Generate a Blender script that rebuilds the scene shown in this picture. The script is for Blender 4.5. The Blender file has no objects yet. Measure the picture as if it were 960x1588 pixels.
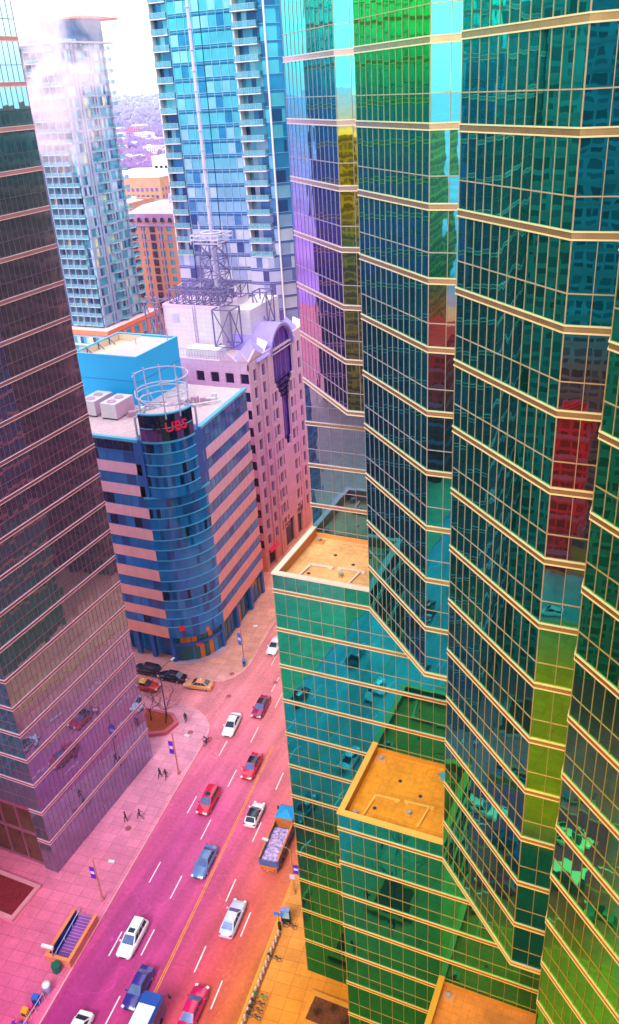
SKY, SUN, EXPO = 0.15, 0.8, 1.47
STEAM_C = (-107, 129, 94)
HAZE = 0.00006
import bpy, math, random
from mathutils import Vector, Matrix, noise as mnoise
RND = random.Random(11)
scene = bpy.context.scene
COL = scene.collection
PI = math.pi
rad = math.radians

# ------------------------------------------------------------------ objects
def tag(o, label=None, cat=None, group=None, kind=None):
    if label: o['label'] = label
    if cat: o['category'] = cat
    if group: o['group'] = group
    if kind: o['kind'] = kind
    return o

def empty(name, loc=(0, 0, 0), rz=0.0, label=None, cat=None, group=None):
    o = bpy.data.objects.new(name, None)
    COL.objects.link(o)
    o.location = loc
    o.rotation_euler = (0, 0, rz)
    o.empty_display_size = 0.3
    return tag(o, label, cat, group)

def copy_tree(o, parent=None):
    c = o.copy()
    COL.objects.link(c)
    if parent: c.parent = parent
    for ch in list(o.children):
        copy_tree(ch, c)
    return c

class MB:
    """collects faces of one mesh"""
    def __init__(s):
        s.v = []; s.f = []; s.m = []
    def add(s, vs, fs, mi=0):
        b = len(s.v)
        s.v.extend(vs)
        for f in fs:
            s.f.append([i + b for i in f]); s.m.append(mi)
        return s
    def quad(s, a, b, c, d, mi=0):
        return s.add([a, b, c, d], [(0, 1, 2, 3)], mi)
    def box(s, x0, x1, y0, y1, z0, z1, mi=0):
        vs = [(x0, y0, z0), (x1, y0, z0), (x1, y1, z0), (x0, y1, z0), (x0, y0, z1), (x1, y0, z1), (x1, y1, z1), (x0, y1, z1)]
        return s.add(vs, [(3, 2, 1, 0), (4, 5, 6, 7), (0, 1, 5, 4), (1, 2, 6, 5), (2, 3, 7, 6), (3, 0, 4, 7)], mi)
    def rbox(s, cx, cy, z0, z1, lx, ly, rz=0, mi=0):
        c, k = math.cos(rz), math.sin(rz)
        p = []
        for z in (z0, z1):
            for (a, b) in ((-lx, -ly), (lx, -ly), (lx, ly), (-lx, ly)):
                p.append((cx + a / 2 * c - b / 2 * k, cy + a / 2 * k + b / 2 * c, z))
        return s.add(p, [(3, 2, 1, 0), (4, 5, 6, 7), (0, 1, 5, 4), (1, 2, 6, 5), (2, 3, 7, 6), (3, 0, 4, 7)], mi)
    def prism(s, poly, z0, z1, mi=0, mtop=None):
        n = len(poly)
        vs = [(x, y, z0) for x, y in poly] + [(x, y, z1) for x, y in poly]
        s.add(vs, [tuple(reversed(range(n)))] + [(i, (i + 1) % n, n + (i + 1) % n, n + i) for i in range(n)], mi)
        b = len(s.v) - n
        s.f.append([b + i for i in range(n)]); s.m.append(mi if mtop is None else mtop)
        return s
    def bar(s, p, q, w=.1, h=None, mi=0):
        h = h or w
        p = Vector(p); q = Vector(q); d = q - p
        if d.length < 1e-6: return s
        d.normalize()
        up = Vector((0, 0, 1)) if abs(d.z) < .95 else Vector((0, 1, 0))
        a = d.cross(up).normalized(); b = a.cross(d).normalized()
        vs = []
        for o in (p, q):
            for (i, j) in ((-1, -1), (1, -1), (1, 1), (-1, 1)):
                vs.append(tuple(o + a * (i * w / 2) + b * (j * h / 2)))
        return s.add(vs, [(3, 2, 1, 0), (4, 5, 6, 7), (0, 1, 5, 4), (1, 2, 6, 5), (2, 3, 7, 6), (3, 0, 4, 7)], mi)
    def tube(s, p, q, r0, r1=None, n=8, mi=0):
        r1 = r0 if r1 is None else r1
        p = Vector(p); q = Vector(q); d = (q - p)
        if d.length < 1e-6: return s
        d.normalize()
        up = Vector((0, 0, 1)) if abs(d.z) < .95 else Vector((0, 1, 0))
        a = d.cross(up).normalized(); b = a.cross(d).normalized()
        vs = []
        for o, r in ((p, r0), (q, r1)):
            for i in range(n):
                t = 2 * PI * i / n
                vs.append(tuple(o + a * (r * math.cos(t)) + b * (r * math.sin(t))))
        fs = [(i, (i + 1) % n, n + (i + 1) % n, n + i) for i in range(n)]
        fs += [tuple(reversed(range(n))), tuple(range(n, 2 * n))]
        return s.add(vs, fs, mi)
    def path_tube(s, pts, r, n=8, mi=0):
        for i in range(len(pts) - 1): s.tube(pts[i], pts[i + 1], r, r, n, mi)
        return s
    def lathe(s, c, prof, n=16, mi=0, axis='z'):
        """prof: (radius, height) list"""
        vs = []
        for r, h in prof:
            for i in range(n):
                t = 2 * PI * i / n
                if axis == 'z': vs.append((c[0] + r * math.cos(t), c[1] + r * math.sin(t), c[2] + h))
                else: vs.append((c[0] + h, c[1] + r * math.cos(t), c[2] + r * math.sin(t)))
        fs = []
        for k in range(len(prof) - 1):
            for i in range(n):
                fs.append((k * n + i, k * n + (i + 1) % n, (k + 1) * n + (i + 1) % n, (k + 1) * n + i))
        fs.append(tuple(reversed(range(n))))
        fs.append(tuple(range((len(prof) - 1) * n, len(prof) * n)))
        return s.add(vs, fs, mi)
    def torus(s, c, R, r, n=18, m=6, axis='x', mi=0):
        vs = []
        for i in range(n):
            t = 2 * PI * i / n
            for j in range(m):
                u = 2 * PI * j / m
                a = (R + r * math.cos(u)) * math.cos(t); b = (R + r * math.cos(u)) * math.sin(t); h = r * math.sin(u)
                vs.append((c[0] + h, c[1] + a, c[2] + b) if axis == 'x' else (c[0] + a, c[1] + b, c[2] + h))
        fs = [(i * m + j, i * m + (j + 1) % m, ((i + 1) % n) * m + (j + 1) % m, ((i + 1) % n) * m + j) for i in range(n) for j in range(m)]
        return s.add(vs, fs, mi)
    def sweep(s, pts, o0, o1, z0, z1, mi=0, closed=False):
        """mitred band along an open plan path; offsets outward (right hand of travel)"""
        A = offset_path(pts, o0, closed); B = offset_path(pts, o1, closed)
        n = len(pts)
        vs = []
        for i in range(n):
            vs += [(A[i][0], A[i][1], z0), (B[i][0], B[i][1], z0), (B[i][0], B[i][1], z1), (A[i][0], A[i][1], z1)]
        fs = []
        for i in range(n if closed else n - 1):
            a = 4 * i; b = 4 * ((i + 1) % n)
            for k in range(4):
                fs.append((a + k, a + (k + 1) % 4, b + (k + 1) % 4, b + k))
        if not closed:
            fs += [(0, 3, 2, 1), (4 * n - 4, 4 * n - 3, 4 * n - 2, 4 * n - 1)]
        return s.add(vs, fs, mi)
    def build(s, name, mats, parent=None, origin=(0, 0, 0), smooth=None, loc=None):
        me = bpy.data.meshes.new(name)
        ox, oy, oz = origin
        me.from_pydata([(x - ox, y - oy, z - oz) for x, y, z in s.v], [], s.f)
        if not isinstance(mats, (list, tuple)): mats = [mats]
        for m in mats: me.materials.append(m)
        me.polygons.foreach_set('material_index', s.m)
        me.update()
        if smooth is not None:
            me.polygons.foreach_set('use_smooth', [True] * len(me.polygons))
            me.set_sharp_from_angle(angle=rad(smooth))
        o = bpy.data.objects.new(name, me)
        COL.objects.link(o)
        if parent: o.parent = parent
        if loc: o.location = loc
        return o

def offset_path(pts, off, closed=False):
    n = len(pts); out = []
    for i in range(n):
        ns = []
        for a, b in (((i - 1) % n, i), (i, (i + 1) % n)):
            if not closed and (a == n - 1 and b == 0): continue
            dx = pts[b][0] - pts[a][0]; dy = pts[b][1] - pts[a][1]; L = math.hypot(dx, dy)
            if L < 1e-9: continue
            ns.append((dy / L, -dx / L))
        if len(ns) == 1: m = ns[0]; k = off
        else:
            mx, my = ns[0][0] + ns[1][0], ns[0][1] + ns[1][1]; L = math.hypot(mx, my)
            m = (mx / L, my / L); k = off / max(.3, m[0] * ns[0][0] + m[1] * ns[0][1])
        out.append((pts[i][0] + m[0] * k, pts[i][1] + m[1] * k))
    return out

def arc(cx, cy, r, a0, a1, n):
    return [(cx + r * math.cos(rad(a0 + (a1 - a0) * i / n)), cy + r * math.sin(rad(a0 + (a1 - a0) * i / n))) for i in range(n + 1)]

# ------------------------------------------------------------------ materials
def ch(u):
    u /= 255.0
    return u / 12.92 if u <= .04045 else ((u + .055) / 1.055) ** 2.4
def rgb(r, g, b, k=.8):
    return (ch(r) * k, ch(g) * k, ch(b) * k, 1.0)

def new_mat(name):
    m = bpy.data.materials.new(name); m.use_nodes = True
    nt = m.node_tree
    return m, nt, nt.nodes['Principled BSDF']

def N(nt, t, **kw):
    n = nt.nodes.new(t)
    for k, v in kw.items():
        if k.startswith('i_'):
            n.inputs[k[2:].replace('_', ' ')].default_value = v
        else: setattr(n, k, v)
    return n

def vary(nt, colsock, amount, scale, detail=4):
    """multiply a colour by a soft noise so no surface is perfectly even"""
    geo = N(nt, 'ShaderNodeNewGeometry')
    nz = N(nt, 'ShaderNodeTexNoise'); nz.inputs['Scale'].default_value = scale; nz.inputs['Detail'].default_value = detail
    nt.links.new(geo.outputs['Position'], nz.inputs['Vector'])
    mr = N(nt, 'ShaderNodeMapRange')
    mr.inputs[1].default_value = .3; mr.inputs[2].default_value = .7
    mr.inputs[3].default_value = 1 - amount; mr.inputs[4].default_value = 1 + amount * .6
    nt.links.new(nz.outputs['Fac'], mr.inputs[0])
    mx = N(nt, 'ShaderNodeVectorMath', operation='SCALE')
    nt.links.new(colsock, mx.inputs[0]); nt.links.new(mr.outputs[0], mx.inputs['Scale'])
    return mx.outputs[0]

def mat(name, c, rough=.6, metal=0.0, var=.12, scale=.8, bump=0.0, bscale=8, spec=.4, coat=0.0):
    m, nt, b = new_mat(name)
    b.inputs['Roughness'].default_value = rough; b.inputs['Metallic'].default_value = metal
    b.inputs['Specular IOR Level'].default_value = spec
    if coat: b.inputs['Coat Weight'].default_value = coat; b.inputs['Coat Roughness'].default_value = .05
    if var:
        r = N(nt, 'ShaderNodeRGB'); r.outputs[0].default_value = c
        nt.links.new(vary(nt, r.outputs[0], var, scale), b.inputs['Base Color'])
    else: b.inputs['Base Color'].default_value = c
    if bump: add_bump(nt, b, bump, bscale)
    return m

def add_bump(nt, b, strength, scale, dist=.05, detail=3):
    geo = N(nt, 'ShaderNodeNewGeometry')
    nz = N(nt, 'ShaderNodeTexNoise'); nz.inputs['Scale'].default_value = scale; nz.inputs['Detail'].default_value = detail
    nt.links.new(geo.outputs['Position'], nz.inputs['Vector'])
    bp = N(nt, 'ShaderNodeBump'); bp.inputs['Strength'].default_value = strength; bp.inputs['Distance'].default_value = dist
    nt.links.new(nz.outputs['Fac'], bp.inputs['Height']); nt.links.new(bp.outputs[0], b.inputs['Normal'])

def grad(nt, axa, axb, rows):
    """colour of the place by position: rows = [(b, [(a, colour), ...]), ...]"""
    geo = N(nt, 'ShaderNodeNewGeometry'); sp = N(nt, 'ShaderNodeSeparateXYZ')
    nt.links.new(geo.outputs['Position'], sp.inputs[0])
    ia, ib = 'XYZ'.index(axa), 'XYZ'.index(axb)
    al = [a for _, r in rows for a, _ in r]; a0, a1 = min(al), max(al)
    if a1 == a0: a1 = a0 + 1
    ma = N(nt, 'ShaderNodeMapRange'); ma.inputs[1].default_value = a0; ma.inputs[2].default_value = a1
    nt.links.new(sp.outputs[ia], ma.inputs[0])
    cur = None; pb = None
    for bval, stops in rows:
        cr = N(nt, 'ShaderNodeValToRGB'); el = cr.color_ramp.elements
        while len(el) < len(stops): el.new(.5)
        while len(el) > max(1, len(stops)): el.remove(el[-1])
        for e, (a, c) in zip(el, sorted(stops, key=lambda t: t[0])):
            e.position = (a - a0) / (a1 - a0); e.color = c
        nt.links.new(ma.outputs[0], cr.inputs[0])
        if cur is None: cur = cr.outputs[0]
        else:
            mb = N(nt, 'ShaderNodeMapRange'); mb.inputs[1].default_value = pb; mb.inputs[2].default_value = bval
            nt.links.new(sp.outputs[ib], mb.inputs[0])
            mx = N(nt, 'ShaderNodeMix', data_type='RGBA')
            nt.links.new(mb.outputs[0], mx.inputs[0]); nt.links.new(cur, mx.inputs[6]); nt.links.new(cr.outputs[0], mx.inputs[7])
            cur = mx.outputs[2]
        pb = bval
    return cur

def gmat(name, axa, axb, rows, rough=.7, metal=0.0, var=.1, scale=.6, bump=0.0, bscale=6, spec=.3):
    m, nt, b = new_mat(name)
    b.inputs['Roughness'].default_value = rough; b.inputs['Metallic'].default_value = metal
    b.inputs['Specular IOR Level'].default_value = spec
    c = grad(nt, axa, axb, rows)
    if var: c = vary(nt, c, var, scale)
    nt.links.new(c, b.inputs['Base Color'])
    if bump: add_bump(nt, b, bump, bscale)
    return m

def mirror_glass(name, axa, axb, rows, wave=.02, wscale=1.1, rough=.015, body=.22, mixf=.87):
    """coated facade glass: a tinted mirror over a dark body, slightly wavy"""
    m, nt, b = new_mat(name)
    nt.nodes.remove(b)
    c = grad(nt, axa, axb, rows)
    gl = N(nt, 'ShaderNodeBsdfGlossy'); gl.inputs['Roughness'].default_value = rough
    df = N(nt, 'ShaderNodeBsdfDiffuse')
    dk = N(nt, 'ShaderNodeVectorMath', operation='SCALE'); dk.inputs['Scale'].default_value = body
    nt.links.new(c, dk.inputs[0]); nt.links.new(dk.outputs[0], df.inputs['Color'])
    nt.links.new(c, gl.inputs['Color'])
    geo = N(nt, 'ShaderNodeNewGeometry')
    mp = N(nt, 'ShaderNodeMapping'); mp.inputs['Scale'].default_value = (1, 1, .45)
    nz = N(nt, 'ShaderNodeTexNoise'); nz.inputs['Scale'].default_value = wscale; nz.inputs['Detail'].default_value = 1.5
    nt.links.new(geo.outputs['Position'], mp.inputs[0]); nt.links.new(mp.outputs[0], nz.inputs['Vector'])
    bp = N(nt, 'ShaderNodeBump'); bp.inputs['Strength'].default_value = 1.0; bp.inputs['Distance'].default_value = wave
    nt.links.new(nz.outputs['Fac'], bp.inputs['Height']); nt.links.new(bp.outputs[0], gl.inputs['Normal'])
    mx = N(nt, 'ShaderNodeMixShader'); mx.inputs[0].default_value = mixf
    nt.links.new(df.outputs[0], mx.inputs[1]); nt.links.new(gl.outputs[0], mx.inputs[2])
    nt.links.new(mx.outputs[0], nt.nodes['Material Output'].inputs[0])
    return m

def pane(name, c, rough=.08, metal=.55, var=.25, scale=.35):
    return mat(name, c, rough=rough, metal=metal, var=var, scale=scale, spec=.6)

# ------------------------------------------------------------------ facades
def seg_modules(pts, mods):
    out = []
    for i in range(len(pts) - 1):
        a, b = pts[i], pts[i + 1]
        L = math.hypot(b[0] - a[0], b[1] - a[1])
        n = max(1, int(round(L / mods[i])))
        d = ((b[0] - a[0]) / L, (b[1] - a[1]) / L)
        out.append((a, d, L, n))
    return out

def glass_panes(pts, mods, rows, tilt=.0035, matpick=None):
    mb = MB()
    for (a, d, L, n) in seg_modules(pts, mods):
        nx, ny = d[1], -d[0]
        w = L / n
        for i in range(n):
            for (z0, z1) in rows:
                tu, tv = RND.gauss(0, tilt) * w, RND.gauss(0, tilt) * (z1 - z0)
                vs = []
                for (u, v) in ((0, 0), (1, 0), (1, 1), (0, 1)):
                    o = tu * (u - .5) + tv * (v - .5)
                    s = (i + u) * w
                    vs.append((a[0] + d[0] * s + nx * o, a[1] + d[1] * s + ny * o, z0 + (z1 - z0) * v))
                mb.quad(*vs, mi=matpick() if matpick else 0)
    return mb

def mullion_grid(pts, mods, z0, z1, transoms, w=.032, out=.03, tw=.05, mi=0):
    mb = MB()
    for (a, d, L, n) in seg_modules(pts, mods):
        nx, ny = d[1], -d[0]
        for i in range(n + 1):
            s = min(max(L * i / n, w * .3), L - w * .3)
            cx = a[0] + d[0] * s + nx * (out / 2 - .02); cy = a[1] + d[1] * s + ny * (out / 2 - .02)
            mb.rbox(cx, cy, z0, z1, w, out + .04, math.atan2(d[1], d[0]), mi)
    for zt in transoms:
        mb.sweep(pts, -.03, out * 1.2, zt - tw / 2, zt + tw / 2, mi)
    return mb

def storey(tower, base, pts, mods, zb, zt, tfrac, gm, mm, tm, sm, band=.35, tilt=.003, last=False):
    """one storey: glass strip with its mullions, and the spandrel band with white trims above it"""
    top = zt - band
    rows = [(zb, top)] if not tfrac else [(zb, zb + (top - zb) * tfrac), (zb + (top - zb) * tfrac, top)]
    g = glass_panes(pts, mods, rows, tilt).build('window_band', gm, tower, base)
    gr = mullion_grid(pts, mods, zb, top, [rows[0][1]] if tfrac else [])
    o = gr.build('mullions', mm, g)
    o.data.transform(Matrix.Translation([-c for c in base]))
    sp = MB()
    sp.sweep(pts, -.05, .05, top + .002, zt - .002, 0)
    sp.sweep(pts, -.04, .085, top - .01, top + .05, 1)
    sp.sweep(pts, -.04, .085, zt - .05, zt + .01, 1)
    sp.build('spandrel', [sm, tm], tower, base)

def wall_openings(mb, o, u, W, z0, z1, ops, depth=.25, mi=0, mr=None):
    """wall plane with rectangular recessed openings; o start (x,y), u direction; outward is right hand of u. ops: (u0,u1,za,zb)"""
    nx, ny = u[1], -u[0]
    P = lambda s, z, k=0: (o[0] + u[0] * s - nx * k, o[1] + u[1] * s - ny * k, z)
    us = sorted(set([0, W] + [a for q in ops for a in q[:2]])); zs = sorted(set([z0, z1] + [a for q in ops for a in q[2:4]]))
    us = [a for a in us if 0 <= a <= W]; zs = [a for a in zs if z0 <= a <= z1]
    for i in range(len(us) - 1):
        for j in range(len(zs) - 1):
            cu, cz = (us[i] + us[i + 1]) / 2, (zs[j] + zs[j + 1]) / 2
            if any(q[0] < cu < q[1] and q[2] < cz < q[3] for q in ops): continue
            mb.quad(P(us[i], zs[j]), P(us[i + 1], zs[j]), P(us[i + 1], zs[j + 1]), P(us[i], zs[j + 1]), mi)
    mr = mi if mr is None else mr
    for (a, b, c, d) in [q[:4] for q in ops]:
        mb.quad(P(a, c), P(b, c), P(b, c, depth), P(a, c, depth), mr)
        mb.quad(P(a, d, depth), P(b, d, depth), P(b, d), P(a, d), mr)
        mb.quad(P(a, c, depth), P(a, d, depth), P(a, d), P(a, c), mr)
        mb.quad(P(b, c), P(b, d), P(b, d, depth), P(b, c, depth), mr)

def window_unit(w, h, depth, fm, gm, bars=(1, 0)):
    """a window facing -Y centred at its sill: returns MB for frame and pane"""
    fr = MB(); t = .07
    y0, y1 = depth - .10, depth
    fr.box(-w / 2, -w / 2 + t, y0, y1, 0, h); fr.box(w / 2 - t, w / 2, y0, y1, 0, h)
    fr.box(-w / 2 + t, w / 2 - t, y0 + .003, y1, 0, t); fr.box(-w / 2 + t, w / 2 - t, y0 + .003, y1, h - t, h)
    for i in range(bars[0]):
        x = -w / 2 + w * (i + 1) / (bars[0] + 1); fr.box(x - .03, x + .03, y0 + .01, y1, t, h - t)
    for i in range(bars[1]):
        z = h * (i + 1) / (bars[1] + 1); fr.box(-w / 2 + t, w / 2 - t, y0 + .02, y1, z - .03, z + .03)
    p = MB(); p.quad((-w / 2, depth - .01, 0), (w / 2, depth - .01, 0), (w / 2, depth - .01, h), (-w / 2, depth - .01, h))
    return fr, p
# ------------------------------------------------------------------ shared colours
M = {}
g = rgb
M['mull_r'] = gmat('gold lilac mullion metal', 'X', 'Z', [
    (12, [(-27, g(240, 170, 70, .5)), (-11, g(245, 165, 50, .5)), (0, g(240, 150, 40, .5))]),
    (40, [(-27, g(240, 185, 130, .5)), (-15, g(240, 175, 90, .5)), (0, g(240, 160, 50, .5))]),
    (60, [(-27, g(235, 200, 225, .5)), (-19, g(235, 200, 205, .5)), (-8, g(245, 195, 150, .5)), (0, g(240, 170, 80, .5))]),
    (78, [(-27, g(225, 195, 235, .5)), (-17, g(230, 205, 205, .5)), (-8, g(250, 210, 170, .5)), (0, g(245, 180, 100, .5))]),
    (90, [(-27, g(230, 200, 210, .5)), (-17, g(205, 225, 130, .5)), (-8, g(250, 220, 160, .5)), (0, g(250, 200, 120, .5))])], rough=.35, metal=.25, var=.08, scale=3)
M['trim_r'] = gmat('pale trim metal', 'X', 'Z', [
    (12, [(-27, g(255, 205, 105, .72)), (0, g(255, 200, 80, .72))]),
    (45, [(-27, g(255, 220, 180, .72)), (0, g(255, 208, 120, .72))]),
    (88, [(-27, g(250, 225, 240, .72)), (-15, g(245, 245, 180, .72)), (0, g(255, 225, 165, .72))])], rough=.3, metal=.1, var=.05)
M['span_r'] = gmat('spandrel metal', 'X', 'Z', [
    (15, [(-27, g(225, 140, 60)), (0, g(235, 130, 20))]),
    (45, [(-27, g(225, 160, 130)), (-12, g(230, 155, 80)), (0, g(235, 140, 35))]),
    (70, [(-27, g(195, 160, 200)), (-12, g(225, 170, 140)), (0, g(235, 160, 80))]),
    (90, [(-27, g(225, 180, 190)), (-15, g(200, 200, 140)), (0, g(240, 185, 120))])], rough=.22, metal=.75, var=.1, scale=1.5)
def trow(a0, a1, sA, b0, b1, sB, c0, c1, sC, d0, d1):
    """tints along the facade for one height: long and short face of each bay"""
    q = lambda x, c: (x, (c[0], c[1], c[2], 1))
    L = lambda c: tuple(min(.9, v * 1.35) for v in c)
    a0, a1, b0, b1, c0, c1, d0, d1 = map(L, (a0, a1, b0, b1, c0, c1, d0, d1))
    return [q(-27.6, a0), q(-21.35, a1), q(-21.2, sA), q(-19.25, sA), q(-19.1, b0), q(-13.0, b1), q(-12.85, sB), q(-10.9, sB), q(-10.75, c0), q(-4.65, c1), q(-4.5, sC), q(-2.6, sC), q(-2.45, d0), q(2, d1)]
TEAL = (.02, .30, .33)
M['glass_r'] = mirror_glass('teal green mirror glass', 'X', 'Z', [  # gold, red, navy and sky reflections are put into the tint by position
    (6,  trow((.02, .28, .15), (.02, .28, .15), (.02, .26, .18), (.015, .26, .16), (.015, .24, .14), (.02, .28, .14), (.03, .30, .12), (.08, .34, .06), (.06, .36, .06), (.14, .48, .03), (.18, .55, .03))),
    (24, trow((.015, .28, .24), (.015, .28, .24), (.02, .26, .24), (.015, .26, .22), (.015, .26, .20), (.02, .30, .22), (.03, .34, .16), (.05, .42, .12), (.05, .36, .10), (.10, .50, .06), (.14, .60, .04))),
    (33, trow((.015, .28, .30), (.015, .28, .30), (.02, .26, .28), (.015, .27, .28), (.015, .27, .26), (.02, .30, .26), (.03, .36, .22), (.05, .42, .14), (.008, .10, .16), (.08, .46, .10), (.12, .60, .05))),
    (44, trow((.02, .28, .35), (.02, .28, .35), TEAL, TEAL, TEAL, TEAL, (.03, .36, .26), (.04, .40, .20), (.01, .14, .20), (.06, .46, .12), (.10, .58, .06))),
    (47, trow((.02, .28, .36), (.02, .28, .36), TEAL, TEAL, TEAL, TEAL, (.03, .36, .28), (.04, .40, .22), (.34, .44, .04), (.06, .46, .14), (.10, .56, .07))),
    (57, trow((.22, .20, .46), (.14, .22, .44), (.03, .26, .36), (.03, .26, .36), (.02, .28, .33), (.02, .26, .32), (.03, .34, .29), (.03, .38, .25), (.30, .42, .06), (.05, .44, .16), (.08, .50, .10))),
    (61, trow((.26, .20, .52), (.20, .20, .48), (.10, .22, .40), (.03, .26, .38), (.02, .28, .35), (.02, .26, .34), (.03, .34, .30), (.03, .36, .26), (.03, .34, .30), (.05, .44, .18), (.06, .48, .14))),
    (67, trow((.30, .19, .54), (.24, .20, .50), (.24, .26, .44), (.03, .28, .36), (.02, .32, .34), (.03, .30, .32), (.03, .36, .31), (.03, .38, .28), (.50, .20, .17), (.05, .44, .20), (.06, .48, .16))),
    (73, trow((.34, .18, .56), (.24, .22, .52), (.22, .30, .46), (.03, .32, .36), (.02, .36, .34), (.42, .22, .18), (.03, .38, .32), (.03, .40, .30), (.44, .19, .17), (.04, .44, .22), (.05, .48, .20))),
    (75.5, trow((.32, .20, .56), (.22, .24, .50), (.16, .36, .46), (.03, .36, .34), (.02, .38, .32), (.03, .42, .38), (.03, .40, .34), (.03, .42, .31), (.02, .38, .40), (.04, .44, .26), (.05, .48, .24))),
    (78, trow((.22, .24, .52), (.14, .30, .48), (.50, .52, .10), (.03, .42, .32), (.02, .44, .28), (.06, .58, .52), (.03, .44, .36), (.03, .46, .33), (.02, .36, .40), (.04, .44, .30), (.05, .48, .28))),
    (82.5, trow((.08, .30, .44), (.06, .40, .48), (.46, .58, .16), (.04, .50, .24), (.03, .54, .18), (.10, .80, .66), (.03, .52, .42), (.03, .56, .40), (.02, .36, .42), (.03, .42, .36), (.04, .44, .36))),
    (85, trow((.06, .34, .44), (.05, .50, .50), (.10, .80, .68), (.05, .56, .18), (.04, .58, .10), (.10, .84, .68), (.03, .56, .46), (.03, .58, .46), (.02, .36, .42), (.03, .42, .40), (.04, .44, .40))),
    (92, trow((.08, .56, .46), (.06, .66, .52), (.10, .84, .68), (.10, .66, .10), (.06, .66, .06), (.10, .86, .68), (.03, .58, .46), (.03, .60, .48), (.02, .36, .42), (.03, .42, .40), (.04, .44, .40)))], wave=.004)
M['roof_r'] = None
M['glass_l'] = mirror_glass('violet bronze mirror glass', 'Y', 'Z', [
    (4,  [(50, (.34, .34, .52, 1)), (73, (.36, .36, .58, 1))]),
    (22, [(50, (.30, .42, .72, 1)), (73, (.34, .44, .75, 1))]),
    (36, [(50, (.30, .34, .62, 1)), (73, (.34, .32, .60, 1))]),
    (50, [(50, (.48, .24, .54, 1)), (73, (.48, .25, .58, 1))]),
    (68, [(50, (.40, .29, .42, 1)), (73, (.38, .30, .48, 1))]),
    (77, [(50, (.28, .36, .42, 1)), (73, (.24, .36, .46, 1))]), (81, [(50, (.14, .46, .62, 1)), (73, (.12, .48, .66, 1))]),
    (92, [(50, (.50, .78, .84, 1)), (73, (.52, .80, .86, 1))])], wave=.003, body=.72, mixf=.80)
M['mull_l'] = gmat('rose mullion metal', 'Y', 'Z', [
    (5, [(50, g(230, 130, 170, .5)), (73, g(225, 140, 180, .5))]), (40, [(50, g(225, 120, 150, .5)), (73, g(220, 125, 165, .5))]),
    (75, [(50, g(175, 140, 160, .5)), (73, g(180, 150, 175, .5))]), (92, [(50, g(90, 90, 100, .5)), (73, g(90, 90, 100, .5))])], rough=.35, metal=.25, var=.08)
M['trim_l'] = gmat('white rose trim metal', 'Y', 'Z', [(10, [(50, g(255, 205, 220, .95))]), (60, [(50, g(255, 225, 230, .95))]), (90, [(50, g(255, 205, 190, .95))])], rough=.3, metal=.1, var=.04)
M['span_l'] = gmat('rose spandrel metal', 'Y', 'Z', [(10, [(50, g(200, 80, 130))]), (45, [(50, g(170, 70, 100))]), (80, [(50, g(215, 150, 155))])], rough=.4, metal=.25, var=.1)
M['lobby'] = mat('warm lobby glass', rgb(125, 80, 70), rough=.06, metal=.35, var=.35, scale=.35, spec=.6)  # opaque pane: the warm light inside the lobby is put into its brown
M['dark'] = mat('dark metal', (.02, .02, .03, 1), rough=.5)
M['soffit'] = mat('soffit panel', rgb(190, 130, 90), rough=.6)
def roof_mat(name, c, c2):
    m, nt, b = new_mat(name); b.inputs['Roughness'].default_value = .85
    geo = N(nt, 'ShaderNodeNewGeometry')
    br = N(nt, 'ShaderNodeTexBrick'); br.offset = 0.0
    br.inputs['Scale'].default_value = 1.0; br.inputs['Brick Width'].default_value = .62; br.inputs['Row Height'].default_value = .62
    br.inputs['Mortar Size'].default_value = .012; br.inputs['Color1'].default_value = c; br.inputs['Color2'].default_value = tuple(v * .93 for v in c[:3]) + (1,)
    br.inputs['Mortar'].default_value = c2
    nt.links.new(geo.outputs['Position'], br.inputs['Vector'])
    s = vary(nt, br.outputs['Color'], .26, .38, 7); s = vary(nt, s, .16, 2.6, 6)
    nt.links.new(s, b.inputs['Base Color']); return m
M['roof1'] = roof_mat('peach roof pavers', rgb(250, 188, 120), rgb(225, 150, 85))
M['roof2'] = roof_mat('orange roof pavers', rgb(250, 160, 25), rgb(215, 125, 20))
M['roof3'] = roof_mat('deep orange roof pavers', rgb(240, 140, 40), rgb(205, 110, 30))
M['cop1'] = mat('cream coping', rgb(252, 222, 198, .7), rough=.5, var=.08)
M['cop2'] = mat('amber coping', rgb(245, 185, 80), rough=.5, var=.08)
M['cop3'] = mat('ochre coping', rgb(235, 165, 35), rough=.5, var=.08)
M['par1'] = mat('tan parapet', rgb(235, 155, 85), rough=.7)
M['par2'] = mat('ochre parapet', rgb(220, 140, 30), rough=.7)
M['tealtarp'] = mat('teal tarp', rgb(60, 170, 190), rough=.4)
M['padm'] = mat('weathered fitting', rgb(170, 165, 150), rough=.6, var=.3, scale=4)
M['whitepaint'] = mat('white paint', (.8, .8, .82, 1), rough=.4, var=.06)

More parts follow.
